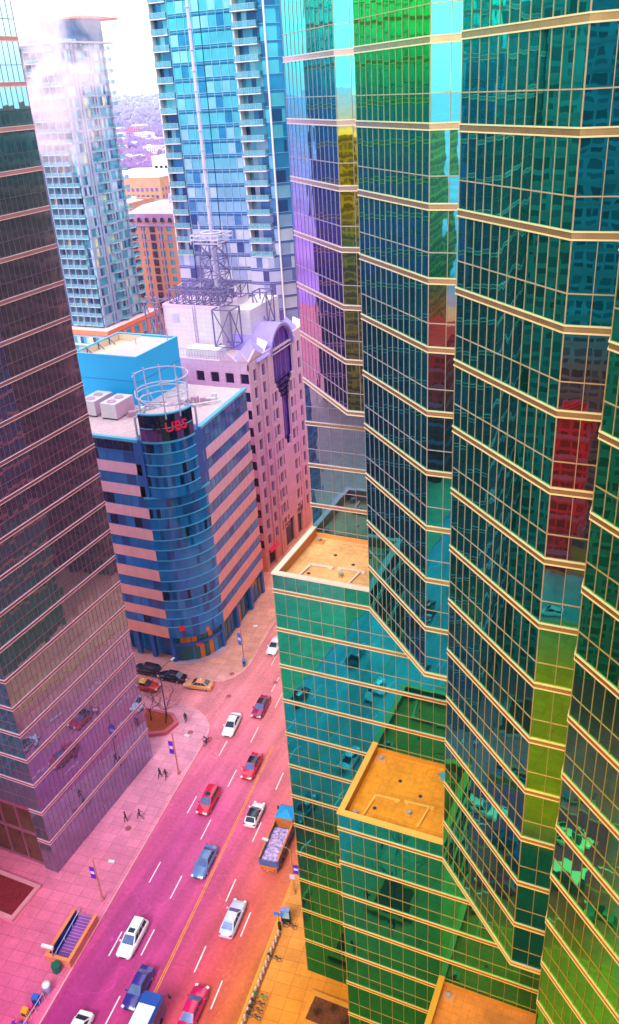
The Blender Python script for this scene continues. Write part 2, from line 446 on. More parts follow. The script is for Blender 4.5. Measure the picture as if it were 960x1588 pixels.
# ------------------------------------------------------------------ the stepped glass tower on the right
T0, DT = 33.6, 3.796
def TZ(k): return T0 + DT * k
XS = [-27.5, -19.17, -10.83, -2.5]
YS = [58.95, 50.65, 42.4, 34.1]
DG = 6.27
rb = (-10.0, 60.0, 0.0)
rt = empty('office_tower', rb, 0, 'stepped teal and gold mirror glass tower with sawtooth bays and orange terraces', 'office tower')
LO = {0: 8, 1: 4, 2: 0, 3: -4}
KTOP = 18
for bay in range(4):
    x, y = XS[bay], YS[bay]
    for k in range(LO[bay] + 1, KTOP + 1):
        zb, zt = TZ(k - 1), TZ(k)
        if bay == 0: back = (x, 96.0)
        elif k - 1 >= LO[bay - 1]: back = (x, y + 2.0)
        else: back = (x, YS[bay - 1] - .02)
        pts = [back, (x, y), (x + DG, y - DG), (x + 8.33, y - DG)]
        mods = [1.04, .739, 1.03]
        if bay == 3:
            pts += [(34.0, y - DG)]; mods += [1.04]
        storey(rt, rb, pts, mods, zb, zt, .38, M['glass_r'], M['mull_r'], M['trim_r'], M['span_r'])
    # the bay's lowest band and underside
    z = TZ(LO[bay])
    pts = [(x, y), (x + DG, y - DG), (x + 8.33, y - DG)]
    sp = MB(); sp.sweep(pts, -.06, .055, z - .30, z - .004, 0); sp.sweep(pts, -.045, .115, z - .355, z - .285, 1); sp.sweep(pts, -.045, .115, z - .066, z + .016, 1)
    sp.build('spandrel', [M['span_r'], M['trim_r']], rt, rb)
    so = MB(); so.prism([(x + .05, y + .1), (x + DG + .02, y - DG + .06), (x + 8.33, y - DG + .06), (x + 8.33, y + .1)], z - .28, z - .2)
    so.build('soffit', M['soffit'], rt, rb)
top = MB()
top.prism([(-27.4, 95.9), (-27.4, 59), (-21.2, 52.8), (-19.1, 52.8), (-19.1, 50.7), (-12.9, 44.5), (-10.8, 44.5), (-10.8, 42.5), (-4.5, 36.2), (-2.5, 36.2), (-2.5, 34.2), (3.8, 28), (34, 28), (34, 95.9)], TZ(KTOP) - .3, TZ(KTOP) - .1)
top.build('roof', M['roof1'], rt, rb)
bk = MB(); bk.quad((34, 96, 0), (-27.5, 96, 0), (-27.5, 96, TZ(KTOP)), (34, 96, TZ(KTOP))); bk.quad((34, 27.8, 0), (34, 96, 0), (34, 96, TZ(KTOP)), (34, 27.8, TZ(KTOP)))
bk.build('wall', M['glass_r'], rt, rb)
# terraced blocks under the bays
GZ = [5.4, 10.1, 14.6]
def levels(zmax):
    z = [0.0] + GZ + [TZ(k) for k in range(-4, 20)]
    return [a for a in z if a <= zmax + .01]
for blk in range(0, 4):
    x, y = XS[max(0, blk - 1)], YS[blk]
    if blk == 0:
        lv = levels(TZ(8)); lv = [a for a in lv if a >= TZ(3)]
    else: lv = levels(TZ(8 - 4 * blk))
    if blk == 0:
        for a, b in zip(lv[:-1], lv[1:]):
            storey(rt, rb, [(x, 96.0), (x, y), (x + 8.4, y)], [1.04, 1.04], a, b, .38, M['glass_r'], M['mull_r'], M['trim_r'], M['span_r'])
        continue
    # fronts below the terrace, wider under the overhanging bay
    for a, b in zip(lv[:-1], lv[1:]):
        wide = a >= TZ(8 - 4 * (blk + 1)) - .01
        xr = x + (16.6 if wide else 8.31)
        ground = a < .1
        first = 96.0 if blk == 1 else YS[blk - 1] - .02
        storey(rt, rb, [(x, first), (x, y), (xr, y)], [1.04, 2.08 if ground else 1.04], a + (.14 if ground else 0), b, .38 if not ground else .45, M['glass_r'], M['mull_r'], M['trim_r'], M['span_r'])
    z = TZ(8 - 4 * blk); zr = z + 1.5
    pth = [(x, YS[blk - 1] - .02), (x, y), (x + 8.31, y)]
    gp = glass_panes(pth, [1.04, 1.04], [(z, zr - .14)]).build('window_band', M['glass_r'], rt, rb)
    mg = mullion_grid(pth, [1.04, 1.04], z, zr - .15, [], mi=0).build('mullions', M['mull_r'], gp); mg.data.transform(Matrix.Translation([-c for c in rb]))
    cp = MB(); cp.sweep(pth, -.40, .08, zr - .14, zr); cp.build('coping', M['cop%d' % blk], rt, rb)
    pi = MB(); pi.sweep(pth, -.36, -.06, zr - .95, zr - .145); pi.sweep([(x + .1, y + 8.24), (x + 8.3, y + 8.24)], -.02, .1, zr - 1.0, zr - .55)
    pi.build('parapet', M['par%d' % (1 if blk == 1 else 2)], rt, rb)
    rf = MB(); rf.box(x + .05, x + 8.4, y + .05, y + 8.28, zr - 1.15, zr - .95); rt_o = rf.build('terrace', M['roof%d' % blk], rt, rb)
    zf = zr - .95
    # fittings on the terrace
    pp = MB()
    pp.bar((x + 1.6, y + .9, zf + .12), (x + 1.9, y + 3.4, zf + .12), .16, .14); pp.bar((x + 1.9, y + 3.4, zf + .14), (x + 3.9, y + 3.5, zf + .14), .14)
    pp.bar((x + 4.2, y + 3.6, zf + .13), (x + 6.6, y + 3.7, zf + .13), .13); pp.bar((x + 6.2, y + 3.6, zf + .12), (x + 5.9, y + 1.4, zf + .12), .15, .14)
    for (px, py) in ((1.6, 1.2), (1.88, 3.2), (3.6, 3.5), (4.4, 3.6), (6.4, 3.7), (5.95, 1.7)): pp.rbox(x + px, y + py, zf, zf + .08, .3, .3)
    pp.build('maintenance_rail', M['cop%d' % blk], rt, rb)
    for (px, py) in ((.95, 7.3), (1.0, 1.0), (4.9, 2.5)):
        pd = MB(); pd.rbox(x + px, y + py, zf, zf + .09, .95 if py > 5 else .35, .7 if py > 5 else .35, 0, 0); pd.lathe((x + px, y + py, zf + .09), [(.12, 0), (.12, .22), (.2, .24), (.2, .3)], 10, 1)
        pd.bar((x + px - .2, y + py, zf + .35), (x + px + .25, y + py + .1, zf + .3), .1, mi=1)
        pd.build('anchor_pad', [M['par1'], M['padm']], rt, rb)
    for (px, py) in ((3.2, 5.6), (5.2, 4.6), (2.2, 2.2)):
        dn = MB(); dn.lathe((x + px, y + py, zf), [(.16, 0), (.16, .03), (.08, .03), (.08, .05)], 12); dn.build('roof_drain', M['dark'], rt, rb)
    if blk == 2:
        tp = MB(); tp.prism([(x + 6.6 + .62 * math.cos(a) * (1 + .25 * math.sin(3 * a)), y + 7.3 + .5 * math.sin(a)) for a in [i * PI / 9 for i in range(18)]], zf, zf + .05)
        tp.build('tarp', M['tealtarp'], rt, rb)
        tp = MB(); tp.torus((x + 5.4, y + 7.25, zf + .01), .5, .035, 28, 6, 'z'); tp.build('stain_ring', M['par2'], rt, rb)  # the ring stands for a round stain on the terrace

# ------------------------------------------------------------------ tower on the left
lb = (-78.0, 62.0, 0.0)
lt = empty('office_tower', lb, 0, 'violet bronze mirror glass tower with white floor bands left of the street', 'office tower')
XL, Y0L, Y1L = -61.4, 51.02, 72.25
bands = [5.5, 10.4, 14.85] + [14.85 + 3.786 * k for k in range(1, 24)]
prev = .14
for i, zt in enumerate(bands):
    if i < 2:
        pts = [(-63.3, Y0L), (XL, Y0L), (XL, Y1L), (XL - 34, Y1L)]; mods = [.95, .76, 1.04]
    else:
        pts = [(-95.4, Y0L), (XL, Y0L), (XL, Y1L), (XL - 34, Y1L)]; mods = [1.04, .76, 1.04]
    storey(lt, lb, pts, mods, prev, zt, .42, M['glass_l'], M['mull_l'], M['trim_l'], M['span_l'], band=.42)
    prev = zt
# two storey lobby glazing at street level
lo = MB(); lo.sweep([(-95.4, Y0L + .5), (-63.3, Y0L + .5)], -.05, 0, .14, 10.0); lo.build('lobby_window', M['lobby'], lt, lb)
lm = MB()
for i in range(13): lm.rbox(-95.2 + i * 2.65, Y0L + .42, .14, 9.98, .16, .3)
lm.sweep([(-95.4, Y0L + .5), (-63.3, Y0L + .5)], -.02, .14, 5.1, 5.5, 0); lm.sweep([(-95.4, Y0L + .5), (-63.3, Y0L + .5)], 0, .2, .14, .4, 0)
lm.build('lobby_frame', M['mull_l'], lt, lb)
ls = MB(); ls.sweep([(-95.4, Y0L), (-63.2, Y0L)], -.55, .05, 9.98, 10.4); ls.build('spandrel', M['span_l'], lt, lb)
tp = MB(); tp.box(-95.3, XL - .05, Y0L + .05, Y1L - .05, bands[-1] - .3, bands[-1] - .1); tp.build('roof', M['roof1'], lt, lb)
bw = MB(); bw.quad((-95.4, Y1L, 0), (-95.4, Y0L, 0), (-95.4, Y0L, bands[-1]), (-95.4, Y1L, bands[-1])); bw.build('wall', M['glass_l'], lt, lb)
# ------------------------------------------------------------------ blue and pink office building on the corner
M['pinkpan'] = gmat('pink stone panel', 'Y', 'Z', [
    (5, [(90, g(255, 165, 150, .95)), (118, g(255, 165, 148, .95))]), (20, [(90, g(255, 182, 190, .95)), (118, g(255, 178, 180, .95))]),
    (37, [(90, g(255, 200, 228, .95)), (118, g(250, 195, 238, .95))])], rough=.7, var=.08, scale=.7)
M['bluemetal'] = mat('blue cladding', rgb(35, 100, 190, .85), rough=.4, var=.06)
M['bluepale'] = mat('pale blue edging', rgb(90, 190, 235, .9), rough=.35, var=.05)
M['bglass0'] = pane('blue glass', rgb(0, 125, 205, .95), metal=.12)
M['bglass1'] = pane('deep blue glass', rgb(0, 88, 165, .95), metal=.15)
M['bglass2'] = pane('navy glass', rgb(5, 28, 80, .9), metal=.4)
M['bglass3'] = pane('light blue glass', rgb(40, 150, 225, .9), metal=.3)
M['vglass'] = pane('violet reflecting glass', rgb(70, 100, 210, .9), metal=.2)
M['mauveglass'] = pane('mauve reflecting glass', rgb(120, 75, 150, .8), metal=.3)
M['shopglass'] = pane('green shop glass', rgb(20, 110, 120, .9), metal=.3)
M['orange'] = mat('orange display', rgb(240, 130, 40), rough=.5)
M['roofgravel'] = mat('pale pink roof gravel', rgb(248, 216, 226, .72), rough=.9, var=.16, scale=2.2)
M['hvac'] = mat('white galvanised metal', rgb(240, 238, 245, .8), rough=.5, var=.06)
M['hvacside'] = mat('rosy and shaded-side galvanised metal', rgb(215, 170, 200, .85), rough=.5, var=.08)
ub = (-75.0, 100.0, 0.0)
ubs = empty('office_building', ub, 0, 'blue glass corner office block with pink bands and a round drum on its roof', 'office building')
CX, CY = -68.3, 96.85
LX, LY, LR = -71.9, 100.05, 7.9
DX, DY, DR = -69.05, 97.54, 5.1
ARCL = arc(LX, LY, LR, 281.7, 356, 18)
LEFT = [(-93, 92.3), (-70.3, 92.3)]
RIGHT = [(-64.08, 99.5), (-65.6, 117.3)]
FULL = [LEFT[0], LEFT[1]] + ARCL[1:-1] + RIGHT
lev = [5.2, 7.3]
z = 9.05
while z < 38: lev += [z, z + 1.82]; z += 3.64
lev = [5.2, 7.4, 9.05, 10.8, 12.5, 14.4, 16.2, 18.2, 20.0, 21.85, 23.6, 25.5, 27.4, 29.2, 31.1, 32.86, 34.7, 36.5, 38.35, 40.0]
def bpick(r0, r1):
    def f():
        t = RND.random()
        return 0 if t < r0 else (1 if t < r1 else (2 if t < .93 else 3))
    return f
BG = [M['bglass0'], M['bglass1'], M['bglass2'], M['bglass3']]
BGR = [M['bglass0'], M['vglass'], M['bglass1'], M['bglass3']]
for i in range(len(lev) - 1):
    z0, z1 = lev[i], lev[i + 1]
    pink = i % 2 == 0 and z1 < 37
    turret = z0 > 31
    if pink:
        for pth, nm in ((LEFT, 0), (RIGHT, 1)):
            p = MB(); p.sweep(pth, -.1, .12, z0, z1)
            for (a, d, L, n) in seg_modules(pth, [1.5]):
                for q in range(1, n):
                    cx, cy = a[0] + d[0] * L * q / n + d[1] * .12, a[1] + d[1] * L * q / n - d[0] * .12
                    p.rbox(cx, cy, z0 + .02, z1 - .02, .03, .02, math.atan2(d[1], d[0]), 1)
            p.build('spandrel_panel', [M['pinkpan'], M['hvacside']], ubs, ub)
    else:
        dk = z1 > 38.4
        w = glass_panes(LEFT, [1.5], [(z0 + .08, z1 - .08)], .003, (lambda: 2) if dk else bpick(.62, .86))
        w.build('window_band', BG, ubs, ub)
        w = glass_panes(RIGHT, [1.5], [(z0 + .08, z1 - .08)], .003, bpick(.72, .78) if z1 < 30 else bpick(.35, .7))
        w.build('window_band', BGR, ubs, ub)
        e = MB()
        for pth in (LEFT, RIGHT):
            e.sweep(pth, -.06, .09, z1 - .09, z1 - .004); e.sweep(pth, -.06, .09, z0 + .004, z0 + .09)
            for (a, d, L, n) in seg_modules(pth, [1.5]):
                for q in range(1, n): e.rbox(a[0] + d[0] * L * q / n, a[1] + d[1] * L * q / n, z0 + .09, z1 - .09, .05, .08, math.atan2(d[1], d[0]))
        e.build('window_frame', M['bluemetal'], ubs, ub)
    # curved corner glazing
    if not turret:
        pth = [LEFT[1]] + ARCL[1:-1] + [RIGHT[0]]
    else:
        pth = arc(DX, DY, DR, 262, 362, 14)
    row = bpick(.8, .93) if RND.random() < .6 else bpick(.45, .8)
    w = glass_panes(pth, [1.0] * len(pth), [(z0, z1)], .004, row); w.build('curved_window', BG, ubs, ub)
    e = MB(); e.sweep(pth, -.05, .14, z1 - .06, z1 + .06); e.build('sill', M['bluepale'], ubs, ub)
# ledge where the turret begins, flat blue strips beside it, roof edge
e = MB(); e.prism(arc(LX, LY, LR + .3, 279, 359, 18) + [(-66, 100.5), (-70.3, 95)], 30.9, 31.16); e.build('ledge', M['bluepale'], ubs, ub)
e = MB(); e.box(-71.2, -69.7, 92.18, 96, 31.1, 40.38); e.prism([(-64.0, 97.7), (-63.95, 100.3), (-68, 100.3), (-68, 97.7)], 31.1, 40.38); e.build('blue_strip', M['bluemetal'], ubs, ub)
e = MB(); e.sweep(LEFT, -.5, .2, 40.0, 40.42); e.sweep(RIGHT, -.5, .2, 40.0, 40.42); e.build('roof_edge', M['bluepale'], ubs, ub)
e = MB(); e.prism([(-93, 92.6), (-70, 92.6), (-67, 94), (-64.9, 97), (-64.4, 99.5), (-65.8, 117.2), (-93, 117.2)], 39.9, 40.2); e.build('roof', M['roofgravel'], ubs, ub)
e = MB(); e.quad((-65.6, 117.3, 0), (-93, 117.3, 0), (-93, 117.3, 40.2), (-65.6, 117.3, 40.2)); e.quad((-93, 117.3, 0), (-93, 92.3, 0), (-93, 92.3, 40.2), (-93, 117.3, 40.2)); e.build('wall', M['pinkpan'], ubs, ub)
# drum above the roof
dpl = arc(DX, DY, DR, 262, 362, 20); dback = [(-66.2, 99.6), (-69.0, 98.2), (-70.6, 95.2)]
dr = MB(); dr.prism(dpl + dback, 40.0, 43.6)
w = MB(); dr.sweep(dpl, -.3, 0, 43.6, 44.35)
drum = dr.build('drum', [M['bglass2']], ubs, ub, smooth=50)
w = glass_panes(arc(DX, DY, DR + .03, 262, 362, 8), [1.1] * 8, [(40.2, 42.2), (42.3, 44.3)], .003, lambda: RND.choice((0, 0, 0, 1))); w.build('drum_window', [M['bglass2'], M['mauveglass']], drum, ub)
e = MB()
for zz in (40.1, 42.2): e.sweep(dpl, -.02, .12, zz, zz + .1)
e.sweep(dpl, -.36, .16, 44.3, 44.52); e.build('rim', M['bluepale'], drum, ub)
e = MB(); e.prism([(x + (DX - x) * .07, y + (DY - y) * .07) for x, y in dpl] + [(-66.3, 99.4), (-69.0, 98), (-70.3, 95.4)], 43.6, 43.66); e.build('drum_roof', M['roofgravel'], drum, ub)
def text_mesh(body, size, ext):
    cu = bpy.data.curves.new('letters', 'FONT'); cu.body = body; cu.size = size; cu.extrude = ext; cu.align_x = 'CENTER'; cu.space_character = 1.05
    cu.offset = size * .012
    ob = bpy.data.objects.new('letters', cu); COL.objects.link(ob)
    bpy.context.view_layer.update()
    me = bpy.data.meshes.new_from_object(ob.evaluated_get(bpy.context.evaluated_depsgraph_get()))
    bpy.data.objects.remove(ob); return me
def wrap_text(me, cx, cy, r, ang, z, parent, origin, material, name):
    for v in me.vertices:
        x, y, zz = v.co
        a = rad(ang) + x / r
        v.co = (cx + (r + zz) * math.cos(a) - origin[0], cy + (r + zz) * math.sin(a) - origin[1], z + y - origin[2])
    me.materials.clear(); me.materials.append(material)
    o = bpy.data.objects.new(name, me); COL.objects.link(o); o.parent = parent; return o
M['redsign'] = mat('red sign letters', rgb(255, 30, 85, .95), rough=.35, var=.05)
M['darksign'] = mat('dark sign emblem', rgb(30, 25, 60), rough=.4)
wrap_text(text_mesh('UBS', 1.95, .12), DX, DY, DR + .12, 325, 41.7, drum, ub, M['redsign'], 'sign_letters')
km = MB()   # emblem of three crossed keys, as dark bars
for a in (30, 90, 150):
    c, s = math.cos(rad(a)), math.sin(rad(a))
    km.add([(c * -.85 - s * .07, s * -.85 + c * .07, .1), (c * .6 - s * .07, s * .6 + c * .07, .1), (c * .6 + s * .07, s * .6 - c * .07, .1), (c * -.85 + s * .07, s * -.85 - c * .07, .1)], [(0, 1, 2, 3)])
    km.add([(c * .7 + .26 * math.cos(i * PI / 5), s * .7 + .26 * math.sin(i * PI / 5), .12 + .01 * a / 90) for i in range(10)], [tuple(range(10))])
    km.add([(c * -.7 + x, s * -.7 + y, .13 + .01 * a / 90) for x, y in ((-.2, -.2), (.2, -.2), (.2, .2), (-.2, .2))], [(0, 1, 2, 3)])
em = bpy.data.meshes.new('sign_emblem'); em.from_pydata(km.v, [], km.f)
wrap_text(em, DX, DY, DR + .12, 296, 42.5, drum, ub, M['darksign'], 'sign_emblem')
# open pipe rings standing on the drum
M['pipe'] = mat('pale lilac pipe', rgb(205, 205, 240, .9), rough=.4, var=.05)
rg = MB(); RX, RY = -67.6, 96.3
for (zz, r, a0, a1) in ((45.6, 3.6, -50, 235), (46.5, 3.9, 10, 300), (47.0, 3.9, -50, 235), (49.2, 4.0, -60, 210), (45.9, 3.3, 180, 300)):
    ptl = arc(RX, RY, r, a0, a1, 30); rg.path_tube([(x, y, zz) for x, y in ptl], .085, 6)
for i in range(9):
    a = rad(-55 + i * 36); rg.tube((RX + 3.6 * math.cos(a), RY + 3.6 * math.sin(a), 40.3 if 40 < -55 + i * 36 < 240 else 43.7), (RX + 3.9 * math.cos(a), RY + 3.9 * math.sin(a), 49.6), .1, .1, 6)
    if i % 3 == 0: rg.tube((RX + 3.75 * math.cos(a), RY + 3.75 * math.sin(a), 46.5), (RX + 1.6 * math.cos(a), RY + 1.6 * math.sin(a), 43.7), .06, .06, 6)
rg.build('pipe_ring', M['pipe'], drum, ub, smooth=50)
for (px, py) in ((-70.6, 92.8), (-64.5, 99.6)):
    e = MB(); e.path_tube([(px, py, 40.2), (px, py, 43.6), (px + (CX - px) * .35, py + (CY - py) * .35, 44.2)], .17, 8); e.lathe((px, py, 40.2), [(.4, 0), (.4, .12)], 10); e.build('vent_pipe', M['pipe'], ubs, ub, smooth=50)
# street level
e = MB()
for (x, y, h) in ((-92.5, 93, 5.2), (-86.5, 93, 5.2), (-80.6, 93, 5.2), (-77.2, 93, 5.2), (-74.2, 93, 5.2), (-70.3, 93, 8.9), (-64.7, 99.5, 8.9), (-64.95, 105.2, 5.2), (-65.2, 111, 5.2), (-65.8, 116.8, 5.2)):
    e = MB(); e.rbox(x, y, 0, h, .7, .7); e.build('column', M['bluemetal'], ubs, ub)
e = glass_panes([(-93, 94), (-70.6, 94)], [2.2], [(.3, 5.0)], .002, lambda: RND.choice((0, 0, 3, 1))); e.build('shop_window', BG, ubs, ub)
SH = [M['shopglass'], M['orange'], M['bglass1'], M['bglass3']]
e = glass_panes([(-64.75, 100), (-65.95, 117.2)], [1.45], [(.3, 3.6), (3.6, 5.0)], .002, lambda: RND.choice((0, 1, 3, 2, 0, 0))); e.build('shop_window', SH, ubs, ub)
e = MB(); e.sweep([(-93, 94), (-70.6, 94)], -.2, .03, 0.1, .3); e.sweep([(-64.75, 100), (-65.95, 117.2)], -.2, .03, .1, .3)
for i in range(11): e.rbox(-92 + i * 2.1, 93.98, .3, 5.1, .1, .12)
for i in range(12): e.rbox(-64.75 - i * .105, 100.2 + i * 1.5, .3, 5.1, .12, .1)
e.build('shop_frame', M['bluemetal'], ubs, ub)
ENT = arc(LX, LY, LR - .6, 285, 353, 9)
e = glass_panes(ENT, [1.1] * 9, [(.15, 3.3), (3.7, 5.6)], .004, lambda: RND.choice((0, 0, 0, 2, 1, 3))); e.build('entrance_window', SH, ubs, ub)
e = MB(); e.sweep(ENT, -.1, .35, 3.3, 3.75); e.build('entrance_canopy', M['bluemetal'], ubs, ub)
e = MB()
for (x, y) in ENT[::1]: e.rbox(x, y, .14, 5.6, .09, .09)
e.build('entrance_frame', M['shopglass'], ubs, ub)
for a in (313, 320, 327):
    e = MB(); e.rbox(LX + (LR - .5) * math.cos(rad(a)), LY + (LR - .5) * math.sin(rad(a)), .15, 3.0, .75, .08, rad(a + 90)); e.build('door', M['orange'] if a == 320 else M['shopglass'], ubs, ub)
e = MB(); e.prism(arc(LX, LY, LR + .5, 284, 354, 16) + [(-70, 97)], .14, .22); e.build('entrance_step', M['hvacside'], ubs, ub)
# signs in the shop fronts: small coloured panels
for (x, y, c, w, h, z) in ((-67.6, 92.35, 'redsign', .9, 1.0, 7.2), (-65.6, 93.6, 'redsign', 1.0, .5, 3.9), (-64.6, 95.3, 'orange', .6, .9, 5.9)):
    e = MB(); e.rbox(x, y, z, z + h, w, .06, rad(30)); e.build('sign_panel', M[c], ubs, ub)
# rooftop: blue plant room, two cooling units, duct clutter
M['brightblue'] = mat('bright blue cladding', rgb(0, 182, 245, .95), rough=.45, var=.04, scale=.15)
M['tanwall'] = mat('tan corrugated wall', rgb(240, 215, 190), rough=.7, var=.1, scale=3)
BX0, BX1, BY0, BY1, BZ = -90.4, -78.2, 105.6, 118.0, 48.2
pb = empty('plant_room', (-84.3, 111.8, 40.2), 0, 'bright blue box with an open roof well on the corner block', 'plant room')
po = (-84.3, 111.8, 40.2)
e = MB(); e.box(BX0, BX1, BY0, BY1, 40.2, 47.0)
e.sweep([(BX0, BY1), (BX0, BY0), (BX1, BY0), (BX1, BY1)], -.22, 0, 47.0, BZ, 0, True)
e.build('wall', M['brightblue'], pb, po)
e = MB(); e.box(BX0 + 5.2, BX1 - .24, BY0 + .24, BY1 - .24, 47.0, BZ - .25); e.build('roof', M['roofgravel'], pb, po)
e = MB(); e.sweep([(BX0, BY1), (BX0, BY0), (BX1, BY0), (BX1, BY1)], -.3, .05, BZ, BZ + .12, 0, True); e.build('coping', M['bluepale'], pb, po)
e = MB(); e.box(BX0 + .24, BX0 + .3, BY0 + .3, BY1 - .3, 46.9, BZ - .1); e.box(BX0 + .3, BX0 + 5.1, BY1 - .32, BY1 - .26, 46.9, BZ - .1); e.box(BX0 + .3, BX0 + 5.1, BY0 + .3, BY1 - .4, 46.95, 47.02); e.build('roof_well', M['tanwall'], pb, po)
e = MB()
for i in range(1, 4):
    y = BY0 + i * 3.1; e.bar((BX0 + .35, y, 47), (BX0 + .35, y, BZ), .14); e.bar((BX0 + .35, y, BZ - .2), (BX0 + 1.5, y, 47.1), .1)
e.build('brace', M['bluemetal'], pb, po)
e = MB(); e.box(BX0, BX1 + .03, BY0 - .03, BY1, 44.15, 44.22); e.build('cladding_joint', M['bluemetal'], pb, po)
e = MB(); e.tube((BX1 - 1, BY1 - 1.5, BZ - .2), (BX1 - 1, BY1 - 1.5, BZ + 1.7), .12); e.tube((BX1 - 5, BY1 - 5, BZ - .3), (BX1 - 5, BY1 - 5, BZ + .9), .08); e.build('flue', M['hvacside'], pb, po)
for n, (x, y, lab) in enumerate(((-83.9, 101.2, 'white boxy cooling unit nearer the violet tower, on the gravel roof'), (-79.7, 100.9, 'white boxy cooling unit nearer the round drum, on the gravel roof'))):
    hv = empty('cooling_unit', (x, y, 40.2), 0, lab, 'cooling unit', 'cooling units on the gravel roof')
    e = MB(); e.box(-1.55, 1.35, -2.2, 2.6, .25, 2.6, 0); e.box(1.355, 1.4, -2.2, 2.6, .25, 2.6, 1); e.build('casing', [M['hvac'], M['hvacside']], hv)  # right side's shade put into a rosier panel over the white casing
    e = MB()
    for yy in (-1.1, .9): e.lathe((-.1, yy, 2.6), [(.75, 0), (.75, .12), (.6, .12), (.55, .03)], 16)
    e.build('fan', M['hvacside'], hv)
    for yy in (-2, 0, 2.3):
        e = MB(); e.box(-1.5, 1.3, yy - .08, yy + .08, 0, .25); e.build('skid', M['dark'], hv)
dc = MB()
for i in range(46):
    t = RND.random(); x = -77.5 + 9.5 * t + RND.uniform(-.9, .9); y = 101.6 + 10 * t + RND.uniform(-1.2, 1.2)
    if math.hypot(x - CX, y - CY) < 5.2: continue
    h = RND.uniform(.25, 1.1); dc.rbox(x, y, 40.2, 40.2 + h, RND.uniform(.3, 1.3), RND.uniform(.3, 1.1), RND.choice((0, .8, .5)), RND.choice((0, 1)))
for i in range(6):
    x = -76.5 + i * 1.6; dc.tube((x, 101 + i * 1.5, 40.6), (x + 2.2, 103.2 + i * 1.4, 40.6), .16, .16, 8, 0)
o = dc.build('ductwork', [M['hvac'], M['hvacside']], None, (-73, 106, 40.2), loc=(-73, 106, 40.2))
tag(o, 'jumble of white ducts and pipes behind the drum on the gravel roof', 'ductwork')

# ------------------------------------------------------------------ pink stone building with the violet arch
M['pinkstone'] = gmat('pink lilac stone', 'X', 'Z', [(2, [(-90, g(252, 160, 145))]), (9, [(-90, g(245, 172, 195))]), (22, [(-90, g(235, 175, 230, .9))]), (43, [(-90, g(240, 205, 240, .85))])], rough=.75, var=.07, scale=.8)
def stone_blocks(m):
    nt = m.node_tree; b = nt.nodes['Principled BSDF']; src = b.inputs['Base Color'].links[0].from_socket
    geo = N(nt, 'ShaderNodeNewGeometry'); sp = N(nt, 'ShaderNodeSeparateXYZ'); nt.links.new(geo.outputs['Position'], sp.inputs[0])
    ad = N(nt, 'ShaderNodeMath', operation='ADD'); nt.links.new(sp.outputs[0], ad.inputs[0]); nt.links.new(sp.outputs[1], ad.inputs[1])
    cb = N(nt, 'ShaderNodeCombineXYZ'); nt.links.new(ad.outputs[0], cb.inputs[0]); nt.links.new(sp.outputs[2], cb.inputs[1])
    br = N(nt, 'ShaderNodeTexBrick'); br.offset = 0.0; br.inputs['Scale'].default_value = 1; br.inputs['Brick Width'].default_value = 1.1; br.inputs['Row Height'].default_value = .83; br.inputs['Mortar Size'].default_value = .02
    br.inputs['Color1'].default_value = (1, 1, 1, 1); br.inputs['Color2'].default_value = (.95, .94, .96, 1); br.inputs['Mortar'].default_value = (.72, .62, .78, 1)
    nt.links.new(cb.outputs[0], br.inputs['Vector'])
    mx = N(nt, 'ShaderNodeMix', data_type='RGBA', blend_type='MULTIPLY'); mx.inputs[0].default_value = 1
    nt.links.new(src, mx.inputs[6]); nt.links.new(br.outputs['Color'], mx.inputs[7]); nt.links.new(mx.outputs[2], b.inputs['Base Color'])
stone_blocks(M['pinkstone'])
M['whitestone'] = mat('white lilac stone', rgb(246, 232, 248, .72), rough=.7, var=.05); stone_blocks(M['whitestone'])
M['violet'] = mat('violet sheet metal', rgb(165, 145, 240, .9), rough=.4, var=.1, scale=.5)
M['deepviolet'] = pane('deep violet glass', rgb(85, 32, 190, .85), metal=.1, var=.3)
M['navyglass'] = pane('navy window glass', rgb(25, 25, 85, .8), metal=.3, var=.4)
M['lilacglass'] = pane('lilac window glass', rgb(140, 110, 205, .9), metal=.4, var=.45, scale=.25)
M['lilacframe'] = mat('lilac frame', rgb(190, 150, 210), rough=.5)
M['skylight'] = mat('white skylight', (.85, .85, .88, 1), rough=.3, var=.03)
ab = (-78.0, 135.0, 0.0)
arb = empty('office_building', ab, 0, 'pink stone building with a violet barrel arch at its top', 'office building')
AX, AY0, AY1, AZT = -68.2, 123.8, 148.5, 42.2
opsL = []; opsR = []
zrow = [38.5 - 3.34 * k for k in range(11)]
for zr in zrow:
    for xc in (-78.2, -75.2, -72.2, -69.2): opsL.append((xc - .85 + 88, xc + .85 + 88, zr, zr + 1.9))
ry = []
for zr in zrow:
    for (yc, w) in ((126.0, 1.3), (129.3, 1.2)): ry.append((yc, w, zr))
    lowarch = zr < 31.0
    for (yc, w) in (((132.2, .6), (133.6, 1.3)) if zr > 24 else ((132.2, .6), (133.5, 1.2), (134.9, .6))):
        if zr < 33.0: ry.append((yc, w, zr))
    for (yc, w) in ((140.3, 1.2), (141.7, .6)):
        if zr < 34.0: ry.append((yc, w, zr))
    ry.append((144.6, 1.2, zr)); 
ry = [q for q in ry if q[2] > 5]
for (yc, w, zr) in ry: opsR.append((yc - w / 2 - AY0, yc + w / 2 - AY0, zr, zr + 2.25))
